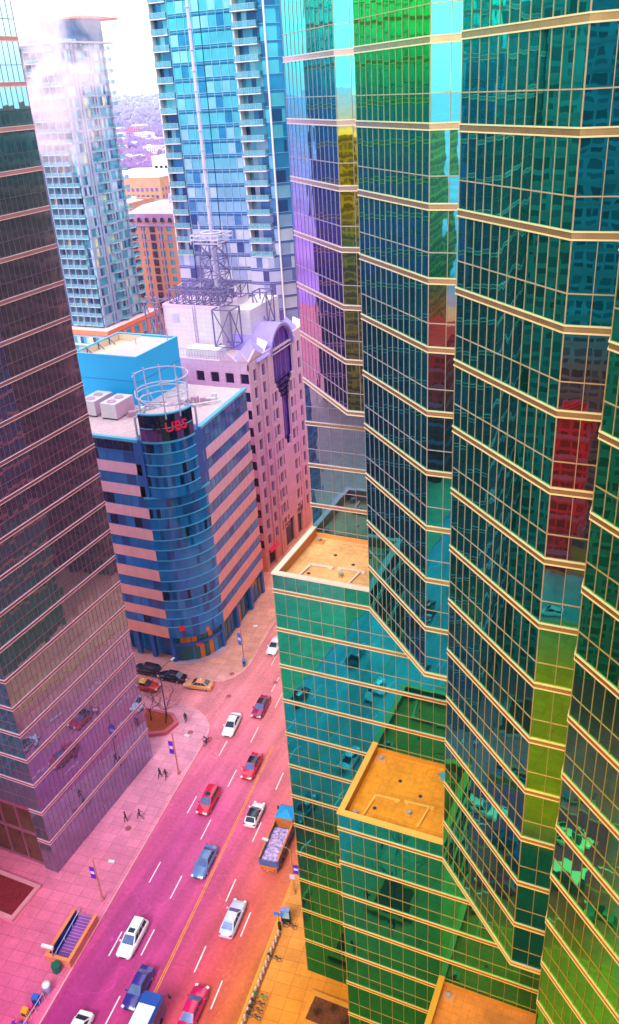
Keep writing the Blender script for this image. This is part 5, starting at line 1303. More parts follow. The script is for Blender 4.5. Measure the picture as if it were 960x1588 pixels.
        w = MB(); w.rbox(s * .66, yb - .04, st[1][3] - .2, st[1][3] - .03, .30, .16, s * .15); w.build('taillight', M['lampr'], t)
        w = MB(); w.rbox(s * (bw + .14), y1 - .25, z1, z1 + .15, .2, .14, 0); w.build('wing_mirror', P, t)
    w = MB(); w.box(-.42, .42, st[-1][0] - .05, st[-1][0] + .012, st[-1][1] + .02, st[-1][3] - .02); w.build('grille', M['black'], t)
    return t
WH = (250, 246, 252)
car(-47.3, 46.6, HDS, SUV, WH, 'white estate SUV with sunroof and roof rails, abreast of the subway stairs', rails=True, sunroof=True, glass=M['carglassp'])
car(-43.4, 42.0, HDS, SED, (55, 45, 140), 'dark navy sedan overlapped by the white roofed bus', glass=M['carglassp'])
car(-36.8, 42.3, HDN, SED, (215, 15, 95), 'magenta red sedan driving away, level with the row of bike docks', glass=M['carglassp'])
car(-46.6, 35.4, HDS, SED, WH, 'white sedan just entering at the bottom edge of the photo')
car(-37.9, 53.0, HDN, SED, (215, 215, 240), 'pale silver sedan driving away behind the dump truck', glass=M['carglassp'])
car(-44.9, 58.7, HDS, SED, (100, 130, 190), 'blue grey sedan driving towards the viewer along the yellow line', glass=M['carglassp'])
car(-42.5, 67.6, HDN, HAT, WH, 'small white hatchback with black roof across the yellow line from the red saloon', roofcol=(25, 30, 60))
car(-49.35, 67.4, HDS, SUV, (220, 20, 70), 'red boxy SUV in the kerb side lane', sunroof=True, glass=M['carglassp'])
car(-46.8, 75.2, HDS, SED, (225, 15, 70), 'bright red sedan with black glass roof beside the yellow line', roofcol=(25, 20, 50), glass=M['carglassp'])
car(-53.55, 81.8, HDS + .05, SED, WH, 'white sedan crossing the junction mouth near the cyclist')
car(-51.2, 86.9, HDS, SED, (165, 15, 85), 'dark crimson sedan farthest up among the moving red cars', roofcol=(60, 20, 45), glass=M['carglassp'])
car(-56.0, 101.8, HDS, SED, WH, 'white sedan partly cut off by the corner of the glass terrace tower')
car(-63.1, 88.4, rad(99), SED, (250, 170, 120), 'tan orange taxi stopped at the side street mouth', taxi=M['lampw'])
car(-68.3, 88.7, rad(93), SED, (20, 18, 55), 'black sedan parked right behind the tan taxi')
car(-73.2, 88.8, rad(92), SUV, (22, 20, 60), 'black SUV parked beside the columns, half behind the violet tower')
car(-71.2, 85.3, rad(-86), SED, (235, 60, 60), 'red and yellow taxi emerging from behind the violet tower', roofcol=(255, 190, 30), taxi=M['lampw'])
# traffic further down the street, seen in the mirror glass
for i, (r, s, h, sp, c, lab) in enumerate(((-41.8, 27, HDS, SED, (40, 50, 90), 'dark sedan mirrored in the lower glass'), (-31.8, 24, HDN, SUV, (215, 225, 240), 'pale SUV mirrored in the lower glass'), (-45.2, 15, HDS, SED, (225, 25, 50), 'red sedan mirrored in the lower glass'), (-35.1, 8, HDN, SED, (235, 240, 250), 'white sedan mirrored in the glass'), (-41.8, 2, HDS, SUV, (120, 140, 170), 'grey SUV mirrored in the glass'), (-31.7, -10, HDN, HAT, (40, 40, 60), 'black hatchback mirrored in the glass'), (-45.2, -16, HDS, SED, (235, 240, 250), 'white sedan mirrored far south'), (-38.4, -28, HDN, SED, (225, 50, 40), 'red sedan mirrored far south'), (-33.0, 34.5, HDN, SED, (60, 120, 150), 'teal sedan mirrored in the lower glass'))):
    px, py = RP(r, s); car(px, py, h, sp, c, lab, group='cars mirrored in the tower glass')

for i, (x, y, h, sp, c, lab) in enumerate(((-14, -53, 88, SED, (240, 245, 250), 'white sedan on the cross street, mirrored'), (-6, -60, -92, SUV, (225, 230, 240), 'pale SUV on the cross street, mirrored'), (-22, -61, -90, SED, (30, 40, 60), 'black sedan on the cross street, mirrored'), (-19, -53.5, 90, SED, (210, 30, 50), 'red sedan on the cross street, mirrored'))):
    car(x, y, rad(h), sp, c, lab, group='cars mirrored in the tower glass')

# ------------------------------------------------------------------ shuttle bus
M['busblue'] = paint((10, 75, 165)); M['buswhite'] = paint((248, 245, 252))
bx, by = -40.05, 37.05
bs = empty('bus', (bx, by, 0), HDN, 'white roofed shuttle bus with blue front and sides at the bottom edge', 'bus')
e = MB(); e.prism([(-1.12, -4.1), (1.12, -4.1), (1.14, 3.6), (.95, 4.15), (-.95, 4.15), (-1.14, 3.6)], .35, 2.55); e.prism([(-1.02, -4.0), (1.02, -4.0), (1.04, 3.5), (.86, 4.0), (-.86, 4.0), (-1.04, 3.5)], 2.55, 2.82); e.build('body', M['busblue'], bs, smooth=30)
e = MB(); e.prism([(-.92, -3.95), (.92, -3.95), (.92, 2.6), (-.92, 2.6)], 2.82, 2.92); e.build('roof', M['buswhite'], bs)
e = MB(); e.box(-.32, .32, -.1, .55, 2.92, 3.02); e.box(-.45, -.2, 1.7, 1.85, 2.92, 2.98); e.build('roof_hatch', M['hvac'], bs)
e = MB(); e.quad((.9, 4.17, 1.2), (-.9, 4.17, 1.2), (-.86, 4.12, 2.4), (.86, 4.12, 2.4)); e.build('windscreen', M['carglass'], bs)
for s in (-1, 1):
    e = MB()
    for i in range(6): e.box(s * 1.145 - .01, s * 1.145 + .01, -3.9 + i * 1.25, -2.8 + i * 1.25, 1.35, 2.3)
    e.build('side_window', M['carglass'], bs)
    e = MB(); e.path_tube([(s * 1.05, 4.0, 2.35), (s * 1.5, 4.45, 2.45), (s * 1.5, 4.45, 2.1)], .035, 6); e.box(s * 1.5 - .13, s * 1.5 + .13, 4.38, 4.5, 1.75, 2.15); e.build('wing_mirror', M['black'], bs)
    for yy in (-2.6, 2.7):
        e = MB(); e.lathe((s * 1.0 - .13, yy, .45), [(.3, 0), (.45, .02), (.45, .26), (.3, .27)], 16, 0, 'x'); e.build('wheel', M['tyre'], bs, smooth=50)
    e = MB(); e.box(s * .75 - .16, s * .75 + .16, 4.0, 4.19, .75, .95); e.build('headlight', M['lampw'], bs)

# ------------------------------------------------------------------ dump truck
M['trkorange'] = mat('orange truck paint', rgb(235, 130, 60), rough=.5, var=.15, scale=2)
M['trkblue'] = mat('dusty blue truck steel', rgb(90, 110, 175), rough=.5, var=.25, scale=2)
M['tarpblue'] = mat('bright blue tarpaulin', rgb(20, 150, 215, .9), rough=.5, var=.1, scale=3)
M['rubble'] = mat('lilac rubble', rgb(205, 175, 230, .9), rough=.95, var=.65, scale=3.2, bump=.9, bscale=3)
tk = empty('dump_truck', (-37.4, 64.6, 0), HDN, 'orange and blue dump truck with an open bed of pale rubble', 'dump truck')
e = MB(); e.box(-.45, .45, -4.1, 4.2, .7, .95); e.box(-1.05, 1.05, -4.3, -4.05, .55, 1.05, 1); e.build('chassis', [M['dark'], M['trkorange']], tk)
e = MB()
e.box(-1.22, -1.12, -4.1, 2.0, 1.0, 2.25); e.box(1.12, 1.22, -4.1, 2.0, 1.0, 2.25); e.box(-1.12, 1.12, -4.1, 2.0, 1.0, 1.12)
e.box(-1.12, 1.12, 1.9, 2.0, 1.12, 2.7, 1); e.box(-1.12, 1.12, -4.1, -4.02, 1.12, 2.0)
e.box(-1.27, -1.07, -4.12, 2.02, 2.25, 2.33, 1); e.box(1.07, 1.27, -4.12, 2.02, 2.25, 2.33, 1)
for i in range(7):
    for s in (-1, 1): e.box(s * 1.26 - .04, s * 1.26 + .04, -4 + i * .95, -3.86 + i * .95, 1.0, 2.25)
e.build('bed', [M['trkblue'], M['trkorange']], tk)
e = MB(); NXr, NYr = 10, 26
for j in range(NYr + 1):
    for i in range(NXr + 1):
        x = -1.1 + 2.2 * i / NXr; yy = -3.98 + 5.4 * j / NYr
        e.v.append((x, yy, 1.55 + .35 * (1 - abs(x)) * math.sin(PI * j / NYr) + .16 * mnoise.noise(Vector((x * 2.4, yy * 2.4, 1)))))
for j in range(NYr):
    for i in range(NXr):
        a = j * (NXr + 1) + i; e.f.append([a, a + 1, a + NXr + 2, a + NXr + 1]); e.m.append(0)
e.build('load', M['rubble'], tk)
e = MB(); e.box(-1.15, 1.15, 2.25, 4.2, .75, 2.7, 0); e.box(-1.05, 1.05, 2.4, 4.0, 2.7, 2.78, 0); e.build('cab', M['trkblue'], tk)
e = MB(); e.add([(-1.2, 1.9, 2.75), (1.25, 1.85, 2.8), (1.3, 4.2, 2.9), (-1.05, 4.0, 2.8), (.1, 3.0, 3.3)], [(0, 1, 4), (1, 2, 4), (2, 3, 4), (3, 0, 4)]); e.build('tarpaulin', M['tarpblue'], tk)
e = MB(); e.box(-1.0, 1.0, 4.19, 4.22, 1.7, 2.5); e.build('windscreen', M['carglass'], tk)
for s in (-1, 1):
    for yy in (-3.1, -1.8, 3.2):
        e = MB(); e.lathe((s * 1.02 - .16, yy, .5), [(.3, 0), (.5, .03), (.5, .3), (.3, .32)], 16, 0, 'x'); wo = e.build('wheel', M['tyre'], tk, smooth=50)
        e = MB(); e.lathe((s * 1.19 - .01, yy, .5), [(.02, 0), (.26, 0), (.26, .02), (.02, .02)], 10, 0, 'x'); e.build('rim', M['trkorange'], wo)
    e = MB(); e.box(s * .8 - .1, s * .8 + .1, -4.33, -4.29, .7, .85); e.build('taillight', M['lampr'], tk)
    e = MB(); e.path_tube([(s * 1.15, 3.9, 2.4), (s * 1.5, 4.0, 2.4)], .03, 6); e.box(s * 1.5 - .1, s * 1.5 + .1, 3.95, 4.03, 1.9, 2.45); e.build('wing_mirror', M['black'], tk)

# ------------------------------------------------------------------ people
M['cloth'] = mat('dark navy cloth', (.018, .016, .045, 1), rough=.9); M['cloth2'] = mat('dark violet cloth', (.05, .025, .09, 1), rough=.9)
M['cloth3'] = mat('pale shirt', rgb(200, 190, 215), rough=.9); M['skin'] = mat('skin', (.5, .25, .18, 1), rough=.6); M['hair'] = mat('dark hair', (.02, .014, .014, 1), rough=.8)
M['shoe'] = mat('black shoe', (.01, .01, .012, 1), rough=.5); M['redcloth'] = mat('red cloth', rgb(220, 30, 60), rough=.8); M['bluecloth'] = mat('blue cloth', rgb(40, 70, 170), rough=.8)
def person(x, y, rz, label, stride=.3, top='cloth', legs='cloth2', arms='walk', z=.13, group='people on the pavement', ride=False, h=1.0):
    J = {}; E = []
    def j(n, p, r): J[n] = (p, r)
    hip = .95
    if ride:
        j('pelvis', (0, 0, .95), .15); j('waist', (0, .12, 1.13), .135); j('chest', (0, .30, 1.36), .165); j('neck', (0, .42, 1.52), .06); j('head0', (0, .47, 1.60), .085); j('head', (0, .49, 1.70), .105)
        for s, kz, fz in ((-1, .72, .32), (1, .58, .14)):
            j('hip%d' % s, (s * .1, .02, .93), .10); j('knee%d' % s, (s * .12, .40, kz), .065); j('ank%d' % s, (s * .11, .16, fz + .08), .045); j('toe%d' % s, (s * .11, .34, fz + .02), .04)
            j('sh%d' % s, (s * .19, .33, 1.42), .07); j('el%d' % s, (s * .27, .52, 1.20), .047); j('wr%d' % s, (s * .25, .72, 1.08), .034)
    else:
        j('pelvis', (0, 0, .97), .14); j('waist', (0, .01, 1.14), .128); j('chest', (0, .02, 1.36), .16); j('neck', (0, .02, 1.52), .06); j('head0', (0, .04, 1.60), .085); j('head', (0, .045, 1.68), .10)
        for s in (-1, 1):
            f = s * stride
            j('hip%d' % s, (s * .10, 0, .90), .105); j('knee%d' % s, (s * .10, f * .55 + .06, .50), .066); j('ank%d' % s, (s * .10, f - .02, .10 + (.05 if f < 0 else 0)), .045); j('toe%d' % s, (s * .11, f + .17, .04), .04)
            j('sh%d' % s, (s * .20, .01, 1.43), .07)
            a = -f * .8 if arms == 'walk' else (.22 if arms == 'phone' else 0)
            j('el%d' % s, (s * .26, a * .4 - .03, 1.15), .047)
            j('wr%d' % s, ((s * .12, .28, 1.22) if arms == 'phone' else (s * .27, a + .06, .92)), .034)
    L = [('pelvis', 'waist'), ('waist', 'chest'), ('chest', 'neck'), ('neck', 'head0'), ('head0', 'head')]
    for s in (-1, 1): L += [('pelvis', 'hip%d' % s), ('hip%d' % s, 'knee%d' % s), ('knee%d' % s, 'ank%d' % s), ('ank%d' % s, 'toe%d' % s), ('chest', 'sh%d' % s), ('sh%d' % s, 'el%d' % s), ('el%d' % s, 'wr%d' % s)]
    names = list(J); me = bpy.data.meshes.new('person'); me.from_pydata([J[n][0] for n in names], [(names.index(a), names.index(b)) for a, b in L], [])
    ob = bpy.data.objects.new('person', me); COL.objects.link(ob)
    md = ob.modifiers.new('s', 'SKIN'); sv = me.skin_vertices[0].data
    for i, n in enumerate(names): sv[i].radius = (J[n][1], J[n][1] * (.8 if n in ('chest', 'waist') else 1)); sv[i].use_root = (n == 'pelvis')
    ob.modifiers.new('u', 'SUBSURF').levels = 1
    bpy.context.view_layer.update()
    nm = bpy.data.meshes.new_from_object(ob.evaluated_get(bpy.context.evaluated_depsgraph_get()))
    bpy.data.objects.remove(ob)
    mb = MB(); mb.v = [tuple(v.co) for v in nm.vertices]
    for p in nm.polygons:
        c = p.center; mi = 1
        hz = .9 if ride else .93
        if c.z > (1.54 if not ride else 1.55): mi = 3
        elif c.z < (.12 if not ride else .0): mi = 4
        elif c.z < hz and abs(c.x) < .2 and (not ride or c.y < .6): mi = 2
        mb.f.append(list(p.vertices)); mb.m.append(mi - 1)
    # hands: a palm and five separate fingers on each wrist
    for s in (-1, 1):
        w = Vector(J['wr%d' % s][0]); el = Vector(J['el%d' % s][0]); d = (w - el).normalized(); sd = Vector((s, 0, 0)); sd = (sd - d * sd.dot(d)).normalized(); nn = d.cross(sd)
        p0 = w; p1 = w + d * .09; mb.tube(p0, p1, .030, .036, 8, 2)
        for q, ln in ((-1.5, .065), (-.5, .078), (.5, .074), (1.5, .055)):
            a = p1 + nn * (q * .019); b_ = a + d * ln * .55 - sd * .004; c_ = b_ + d * ln * .45 - sd * .02
            mb.tube(a - d * .01, b_, .009, .008, 5, 2); mb.tube(b_, c_, .008, .006, 5, 2)
        a = w + d * .03 + nn * .03; mb.tube(a, a + d * .035 + nn * .03, .010, .008, 5, 2)
    hd = Vector(J['head'][0])
    # face: nose, eyes, ears
    mb.add([tuple(hd + Vector(v)) for v in ((0, .125, -.03), (-.018, .09, -.035), (.018, .09, -.035), (0, .095, .02))], [(0, 2, 1), (0, 1, 3), (0, 3, 2)], 2)
    for s in (-1, 1):
        mb.rbox(hd.x + s * .035, hd.y + .092, hd.z - .002, hd.z + .012, .026, .01, 0, 4); mb.rbox(hd.x + s * .1, hd.y, hd.z - .04, hd.z + .02, .014, .04, 0, 2)
    mb.rbox(hd.x, hd.y + .09, hd.z - .062, hd.z - .054, .045, .008, 0, 4)
    o = mb.build('person', [M[top], M[legs], M['skin'], M['shoe'], M['hair']], smooth=60)
    # material slots: 0 jacket 1 trousers 2 skin 3 shoes 4 features
    o.location = (x, y, z); o.rotation_euler = (0, 0, rz); o.scale = (h, h, h)
    tag(o, label, 'person', group)
    hm_ = MB(); hm_.lathe(tuple(hd + Vector((0, -.012, 0))), [(.112, -.03), (.118, .02), (.10, .075), (.055, .11), (.01, .12)], 12); ho = hm_.build('hair', M['hair'], o, smooth=70)
    return o
person(-58.1, 60.9, rad(150), 'person in dark clothes and pale shirt walking nearest the violet tower wall', top='cloth', legs='cloth', stride=.2)
person(-56.6, 61.9, rad(-60), 'person in dark coat striding beside the round iron cover', stride=.42)
person(-58.1, 69.2, rad(170), 'person in black, first of the pair walking together below the bannered lamp', stride=.28, legs='cloth')
person(-57.2, 69.3, rad(172), 'person in dark jacket, second of the pair, nearer the kerb', stride=-.28, top='cloth2')
person(-60.7, 80.4, rad(200), 'person in black standing at the curved corner by the bare trees', stride=.1, legs='cloth')
for i, (x, y, r) in enumerate(((-24.5, 24, 20), (-22.5, 20, 200), (-20.6, 26, 30), (-25.2, 16, 190), (-23.7, 30.4, 10), (-56, 30, 190), (-57.5, 24, 10))):
    person(x, y, rad(r), 'person walking on the pavement south of the towers, seen in the glass', stride=.25, group='people mirrored in the glass', top=RND.choice(('cloth', 'cloth2', 'redcloth')))
def bicycle(x, y, rz, frame, label, z=0.0, lean=0.0, group=None, name='bicycle'):
    t = empty(name, (x, y, z), rz, label, 'bicycle', group); t.rotation_euler = (0, lean, rz)
    for yy in (-.52, .52):
        w = MB(); w.torus((0, yy, .33), .31, .022, 22, 6, 'x'); wo = w.build('wheel', M['tyre'], t)
        w = MB()
        for i in range(8): w.bar((0, yy, .33), (0, yy + .3 * math.cos(i * PI / 4), .33 + .3 * math.sin(i * PI / 4)), .008)
        w.build('spokes', M['rim'], wo)
    f = MB(); f.path_tube([(0, .52, .33), (0, .40, .95)], .022, 6); f.path_tube([(0, .43, .78), (0, -.02, .34), (0, -.52, .33), (0, -.22, .75), (0, .43, .72)], .022, 6); f.path_tube([(0, -.02, .34), (0, -.24, .88)], .02, 6)
    f.build('frame', frame, t)
    f = MB(); f.path_tube([(-.28, .30, 1.03), (-.1, .40, 1.0), (.1, .40, 1.0), (.28, .30, 1.03)], .017, 6); f.build('handlebar', M['black'], t)
    f = MB(); f.prism([(-.07, -.42), (.07, -.42), (.03, -.14), (-.03, -.14)], .88, .94); f.build('saddle', M['black'], t)
    f = MB(); f.box(-.05, .05, -.86, -.3, .64, .67); f.build('mudguard', frame, t)
    f = MB(); f.box(-.13, .13, .45, .72, .80, 1.0); f.build('basket', frame, t)
    return t
bicycle(-55.3, 77.5, rad(165), M['redcloth'], 'bicycle ridden at the kerb of the curved corner')
person(-55.3, 77.5, rad(165), 'cyclist in blue and red riding along the kerb at the corner', ride=True, z=0.0, top='bluecloth', legs='cloth', group=None)

# ------------------------------------------------------------------ bike share row
M['green'] = mat('green bike frame', rgb(30, 150, 70), rough=.4); M['grnblk'] = mat('dark green bike frame', rgb(25, 50, 60), rough=.4)
M['dock'] = mat('grey dock', rgb(225, 205, 195), rough=.5); M['dockbase'] = mat('brown dock base', rgb(175, 95, 45), rough=.8); M['screen'] = mat('pale map panel', rgb(170, 220, 235, .9), rough=.3, var=.2, scale=6); M['signblue'] = mat('blue sign', rgb(30, 110, 225, .9), rough=.4)
d0 = Vector((-32.2, 53.2)); d1 = Vector((-31.15, 41.8)); ND = 16
for i in range(ND):
    p = d0 + (d1 - d0) * i / (ND - 1)
    t = empty('bike_dock', (p.x, p.y, .13), HDN, 'grey bike dock post in the row along the orange kerb', 'bike dock', 'bike docks along the kerb')
    e = MB(); e.rbox(0, 0, 0, .07, .5, .68); e.build('base_plate', M['dockbase'], t)
    e = MB(); e.prism([(-.10, -.13), (.10, -.13), (.08, .13), (-.08, .13)], .07, .82); e.rbox(0, 0, .82, .9, .16, .2); e.build('post', M['dock'], t)
blabs = ['dark shared bike, the lone one midway along the dock row', 'green shared bike, uppermost of the cluster at the lower docks', 'dark shared bike, second of the cluster below the green one', 'dark shared bike, third of the cluster below the green one', 'dark shared bike, last of the cluster near the bottom edge', 'dark shared bike parked right under the map kiosk']
for i, (x, y, m) in enumerate(((-31.35, 50.3, 'grnblk'), (-30.85, 45.9, 'green'), (-30.75, 45.15, 'grnblk'), (-30.65, 44.45, 'grnblk'), (-30.55, 43.75, 'grnblk'), (-31.35, 54.5, 'grnblk'))):
    bicycle(x, y, rad(96.5) , M[m], blabs[i], z=.13, group='shared bikes')
kx = empty('map_kiosk', (-32.0, 54.9, .13), rad(12), 'black framed map kiosk with a pale panel at the head of the dock row', 'kiosk')
e = MB(); e.box(-.55, .55, -.1, .1, .35, 2.35); e.box(-.45, -.35, -.08, .08, 0, .35); e.box(.35, .45, -.08, .08, 0, .35); e.build('frame', M['black'], kx)
e = MB(); e.box(-.42, .42, -.125, -.1, 1.0, 2.2); e.build('map_panel', M['screen'], kx)
e = MB(); e.box(-.5, .5, -.3, .3, 2.35, 2.42); e.build('solar_top', M['carglassp'], kx)
sx = empty('street_sign', (-32.35, 53.9, .13), rad(10), 'black sign post with two round blue plates beside the map kiosk', 'sign')
e = MB(); e.tube((0, 0, 0), (0, 0, 2.9), .05); e.box(-.16, .16, -.1, .1, 0, 1.3); e.build('post', M['black'], sx)
for s in (-1, 1):
    e = MB(); e.lathe((s * .32, 0, 2.7), [(.25, -.02), (.25, .02)], 16, 0, 'z'); e.build('plate', M['signblue'], sx)
# ------------------------------------------------------------------ street lamps with banners
M['lamppole'] = mat('rose painted lamp pole', rgb(215, 120, 120), rough=.5); M['lamppole2'] = mat('dark lamp pole', rgb(70, 55, 120), rough=.5); M['lamppole3'] = mat('orange painted lamp pole', rgb(230, 160, 90), rough=.5)
M['banner'] = mat('violet banner', rgb(105, 25, 205, .9), rough=.7); M['bannerb'] = mat('blue banner', rgb(40, 120, 215, .9), rough=.7); M['bannerw'] = mat('pale banner patch', rgb(235, 215, 250, .95), rough=.7)
def street_lamp(x, y, h, arm, label, pm, banner=None, flat=None, z=.13):
    t = empty('street_lamp', (x, y, z), 0, label, 'street lamp', 'lamps along the street')
    e = MB(); e.lathe((0, 0, 0), [(.22, 0), (.22, .35), (.12, .45), (.105, 1.2), (.07, h - z - .1), (.05, h - z)], 12); e.build('pole', pm, t, smooth=50)
    ax, ay = arm; H = h - z
    e = MB(); e.path_tube([(0, 0, H - .15), (ax * .12, ay * .12, H + .12), (ax * .5, ay * .5, H + .22), (ax, ay, H + .1)], .04, 6); e.build('arm', pm, t, smooth=50)
    a = math.atan2(ay, ax); e = MB(); e.rbox(ax, ay, H + .02, H + .16, .75, .3, a); e.rbox(ax, ay, H + .16, H + .2, .5, .2, a); hd_ = e.build('lamp_head', M['hvac'], t)
    if banner:
        bm, bx, by, z0, z1 = banner
        e = MB(); e.bar((0, 0, z1), (bx, by, z1), .04); e.bar((0, 0, z0), (bx, by, z0), .04); br_ = e.build('banner_bracket', pm, t)
        a = math.atan2(by, bx); L = math.hypot(bx, by)
        e = MB(); e.rbox(bx * .58, by * .58, z0 + .03, z1 - .03, L * .8, .03, a, 0); e.rbox(bx * .58, by * .58, z0 + (z1 - z0) * .4, z0 + (z1 - z0) * .62, L * .62, .045, a, 1); e.build('banner', [bm, M['bannerw']], t)
    if flat:
        e = MB(); e.rbox(0.02, -.14, flat, flat + .75, .6, .03, .1); e.build('sign_plate', M['bannerw'], t)
    return t
street_lamp(-53.8, 49.8, 7.1, (2.3, .5), 'rose lamp post with violet banners beside the subway stairs', M['lamppole'], (M['banner'], -.8, -.1, 3.6, 5.6))
street_lamp(-56.05, 70.7, 7.6, (2.3, .2), 'rose lamp post with violet banners near the walking pair', M['lamppole'], (M['banner'], -.85, -.1, 3.6, 5.9))
street_lamp(-63.8, 80.0, 9.2, (.4, 3.1), 'dark lamp post rising between the two bare trees', M['lamppole2'])
street_lamp(-59.15, 96.5, 6.9, (2.1, 1.3), 'rose lamp post with blue banner on the corner by the blue office block', M['lamppole'], (M['bannerb'], -.8, .1, 3.3, 5.7))
street_lamp(-32.85, 58.85, 7.4, (-3.3, .3), 'orange lamp post with violet banner between dump truck and glass tower', M['lamppole3'], (M['banner'], .85, .1, 3.4, 5.0), flat=2.6)
# small street boxes
def simple(name, mbf, mats, loc, label, cat, group=None, rz=0, smooth=None):
    e = MB(); mbf(e); o = e.build(name, mats, smooth=smooth); o.location = loc; o.rotation_euler = (0, 0, rz); tag(o, label, cat, group); return o
def boxy(name, loc, c, label, cat, w=.55, d=.55, h=1.15, rz=0, group=None):
    t = empty(name, loc, rz, label, cat, group); pm = mat('box paint', rgb(*c), rough=.5)
    e = MB(); e.box(-w / 2, w / 2, -d / 2, d / 2, .12, h); e.add([(-w / 2, -d / 2, h), (w / 2, -d / 2, h), (w / 2, d / 2, h), (-w / 2, d / 2, h), (-w / 2, d / 2, h + .14), (w / 2, d / 2, h + .14)], [(0, 1, 5, 4), (2, 3, 4, 5), (0, 4, 3), (1, 2, 5)]); e.box(-w / 2 + .06, w / 2 - .06, -d / 2 + .06, d / 2 - .06, 0, .12); e.build('body', pm, t)
    e = MB(); e.box(-w / 2 + .07, w / 2 - .07, -d / 2 - .012, -d / 2, h * .45, h * .9); e.build('door', M['carglass'], t)
    return t
boxy('newspaper_box', (-58.65, 95.6, .13), (70, 130, 215), 'blue newspaper box beside the corner lamp by the blue office block', 'newspaper box', rz=.5, group='newspaper boxes')
boxy('newspaper_box', (-52.75, 36.75, .13), (45, 95, 215), 'blue newspaper box nearest the grey litter bin', 'newspaper box', .7, .6, rz=HDN, group='newspaper boxes')
boxy('newspaper_box', (-52.7, 35.85, .13), (225, 50, 150), 'pink newspaper box squeezed between the blue and orange ones', 'newspaper box', .45, .5, .95, rz=HDN, group='newspaper boxes')
boxy('newspaper_box', (-52.85, 35.2, .13), (250, 160, 20), 'orange newspaper box in the row by the rail', 'newspaper box', .7, .6, 1.1, rz=HDN, group='newspaper boxes')
simple('railing', lambda e: (e.bar((0, 0, 1.0), (.35, -3.8, 1.0), .05), [e.tube((.35 * i / 5, -3.8 * i / 5, 0), (.35 * i / 5, -3.8 * i / 5, 1.0), .03) for i in range(6)]), [M['pipe']], (-52.35, 37.45, .13), 'pale pipe railing at the kerb behind the newspaper boxes', 'railing')
bicycle(-52.7, 34.1, rad(120), M['banner'], 'violet bicycle leaning by the railing in the bottom corner', z=.13)
M['binm'] = mat('lilac grey bin', rgb(165, 145, 215), rough=.5)
lbn = empty('litter_bin', (-52.6, 38.3, .13), 0, 'round lilac grey litter bin with a pale domed lid', 'litter bin')
e = MB(); e.lathe((0, 0, 0), [(.42, 0), (.46, .1), (.46, .95), (.43, 1.0)], 18); e.build('body', M['binm'], lbn, smooth=40)
e = MB(); e.lathe((0, 0, 1.0), [(.45, 0), (.45, .12), (.36, .25), (.12, .32)], 18); e.build('lid', M['hvac'], lbn, smooth=40)
M['greenbox'] = mat('dark green cabinet', rgb(10, 105, 90), rough=.5)
simple('utility_cabinet', lambda e: (e.prism([(.5 * math.cos(i * PI / 3), .5 * math.sin(i * PI / 3)) for i in range(6)], 0, .95), e.prism([(.55 * math.cos(i * PI / 3), .55 * math.sin(i * PI / 3)) for i in range(6)], .95, 1.05)), [M['greenbox']], (-53.15, 40.55, .13), 'dark green six sided cabinet by the subway stairs', 'cabinet')
# ------------------------------------------------------------------ subway entrance
M['coralstone'] = mat('coral stone wall', rgb(240, 130, 120), rough=.75, var=.12); M['coraltop'] = mat('orange stone coping', rgb(255, 150, 95), rough=.7, var=.1)
M['bluetile'] = mat('deep blue tiles', rgb(10, 40, 150), rough=.3, var=.12); M['stepm'] = mat('violet step', rgb(150, 80, 175), rough=.8, var=.2); M['stepn'] = mat('pale step nosing', rgb(215, 150, 210), rough=.7)
se = empty('subway_entrance', (-53.7, 44.1, .13), HDN, 'subway stairs walled in coral stone with blue tiles inside', 'subway entrance')
W, L, Hh = 1.55, 3.0, 1.15
e = MB()
e.box(-W, -W + .3, -L, L, 0, Hh, 0); e.box(W - .3, W, -L, L, 0, Hh, 0); e.box(-W + .3, W - .3, -L, -L + .3, 0, Hh, 0)
e.build('wall', M['coralstone'], se)
e = MB(); e.sweep([(-W + .15, L), (-W + .15, -L + .15), (W - .15, -L + .15), (W - .15, L)], -.19, .19, Hh, Hh + .07); e.build('coping', M['coraltop'], se)
e = MB(); e.box(-W + .3, -W + .33, -L + .3, L, -.1, Hh - .01); e.box(-W + .33, W - .33, -L + .3, -L + .33, -.1, Hh - .01); e.build('tile_lining', M['bluetile'], se)
st_ = MB(); nst = 15
for i in range(nst):
    y1_ = L - .05 - i * (2 * L - .5) / nst; y0_ = y1_ - (2 * L - .5) / nst
    zz = .55 - i * .035
    st_.box(-W + .75, W - .34, y0_, y1_ - .06, .01, zz, 0); st_.box(-W + .75, W - .34, y1_ - .06, y1_, .01, zz + .012, 1)
st_.build('stairs', [M['stepm'], M['stepn']], se)
e = MB(); e.box(-W + .35, -W + .72, -L + .35, L, .01, .03); e.build('tile_floor', M['bluetile'], se)
e = MB(); e.path_tube([(-W + .78, L, 1.25), (-W + .78, -L + .5, .75)], .045, 6); 
for k in range(4): e.tube((-W + .78, L - k * 1.7, .1), (-W + .78, L - k * 1.7, 1.22 - k * .15), .03)
e.build('handrail', M['pipe'], se)
ss = empty('subway_sign', (-53.85, 41.15, .13), HDN, 'white box sign on a post above the subway stairs', 'sign')
e = MB(); e.tube((0, 0, 0), (0, 0, 2.5), .06); e.build('post', M['lamppole'], ss)
e = MB(); e.box(-1.15, .25, -.16, .16, 2.45, 2.85, 0); e.box(-1.1, .2, -.18, .18, 2.5, 2.62, 1); e.build('sign_box', [M['whitepaint'], M['lamppole']], ss)
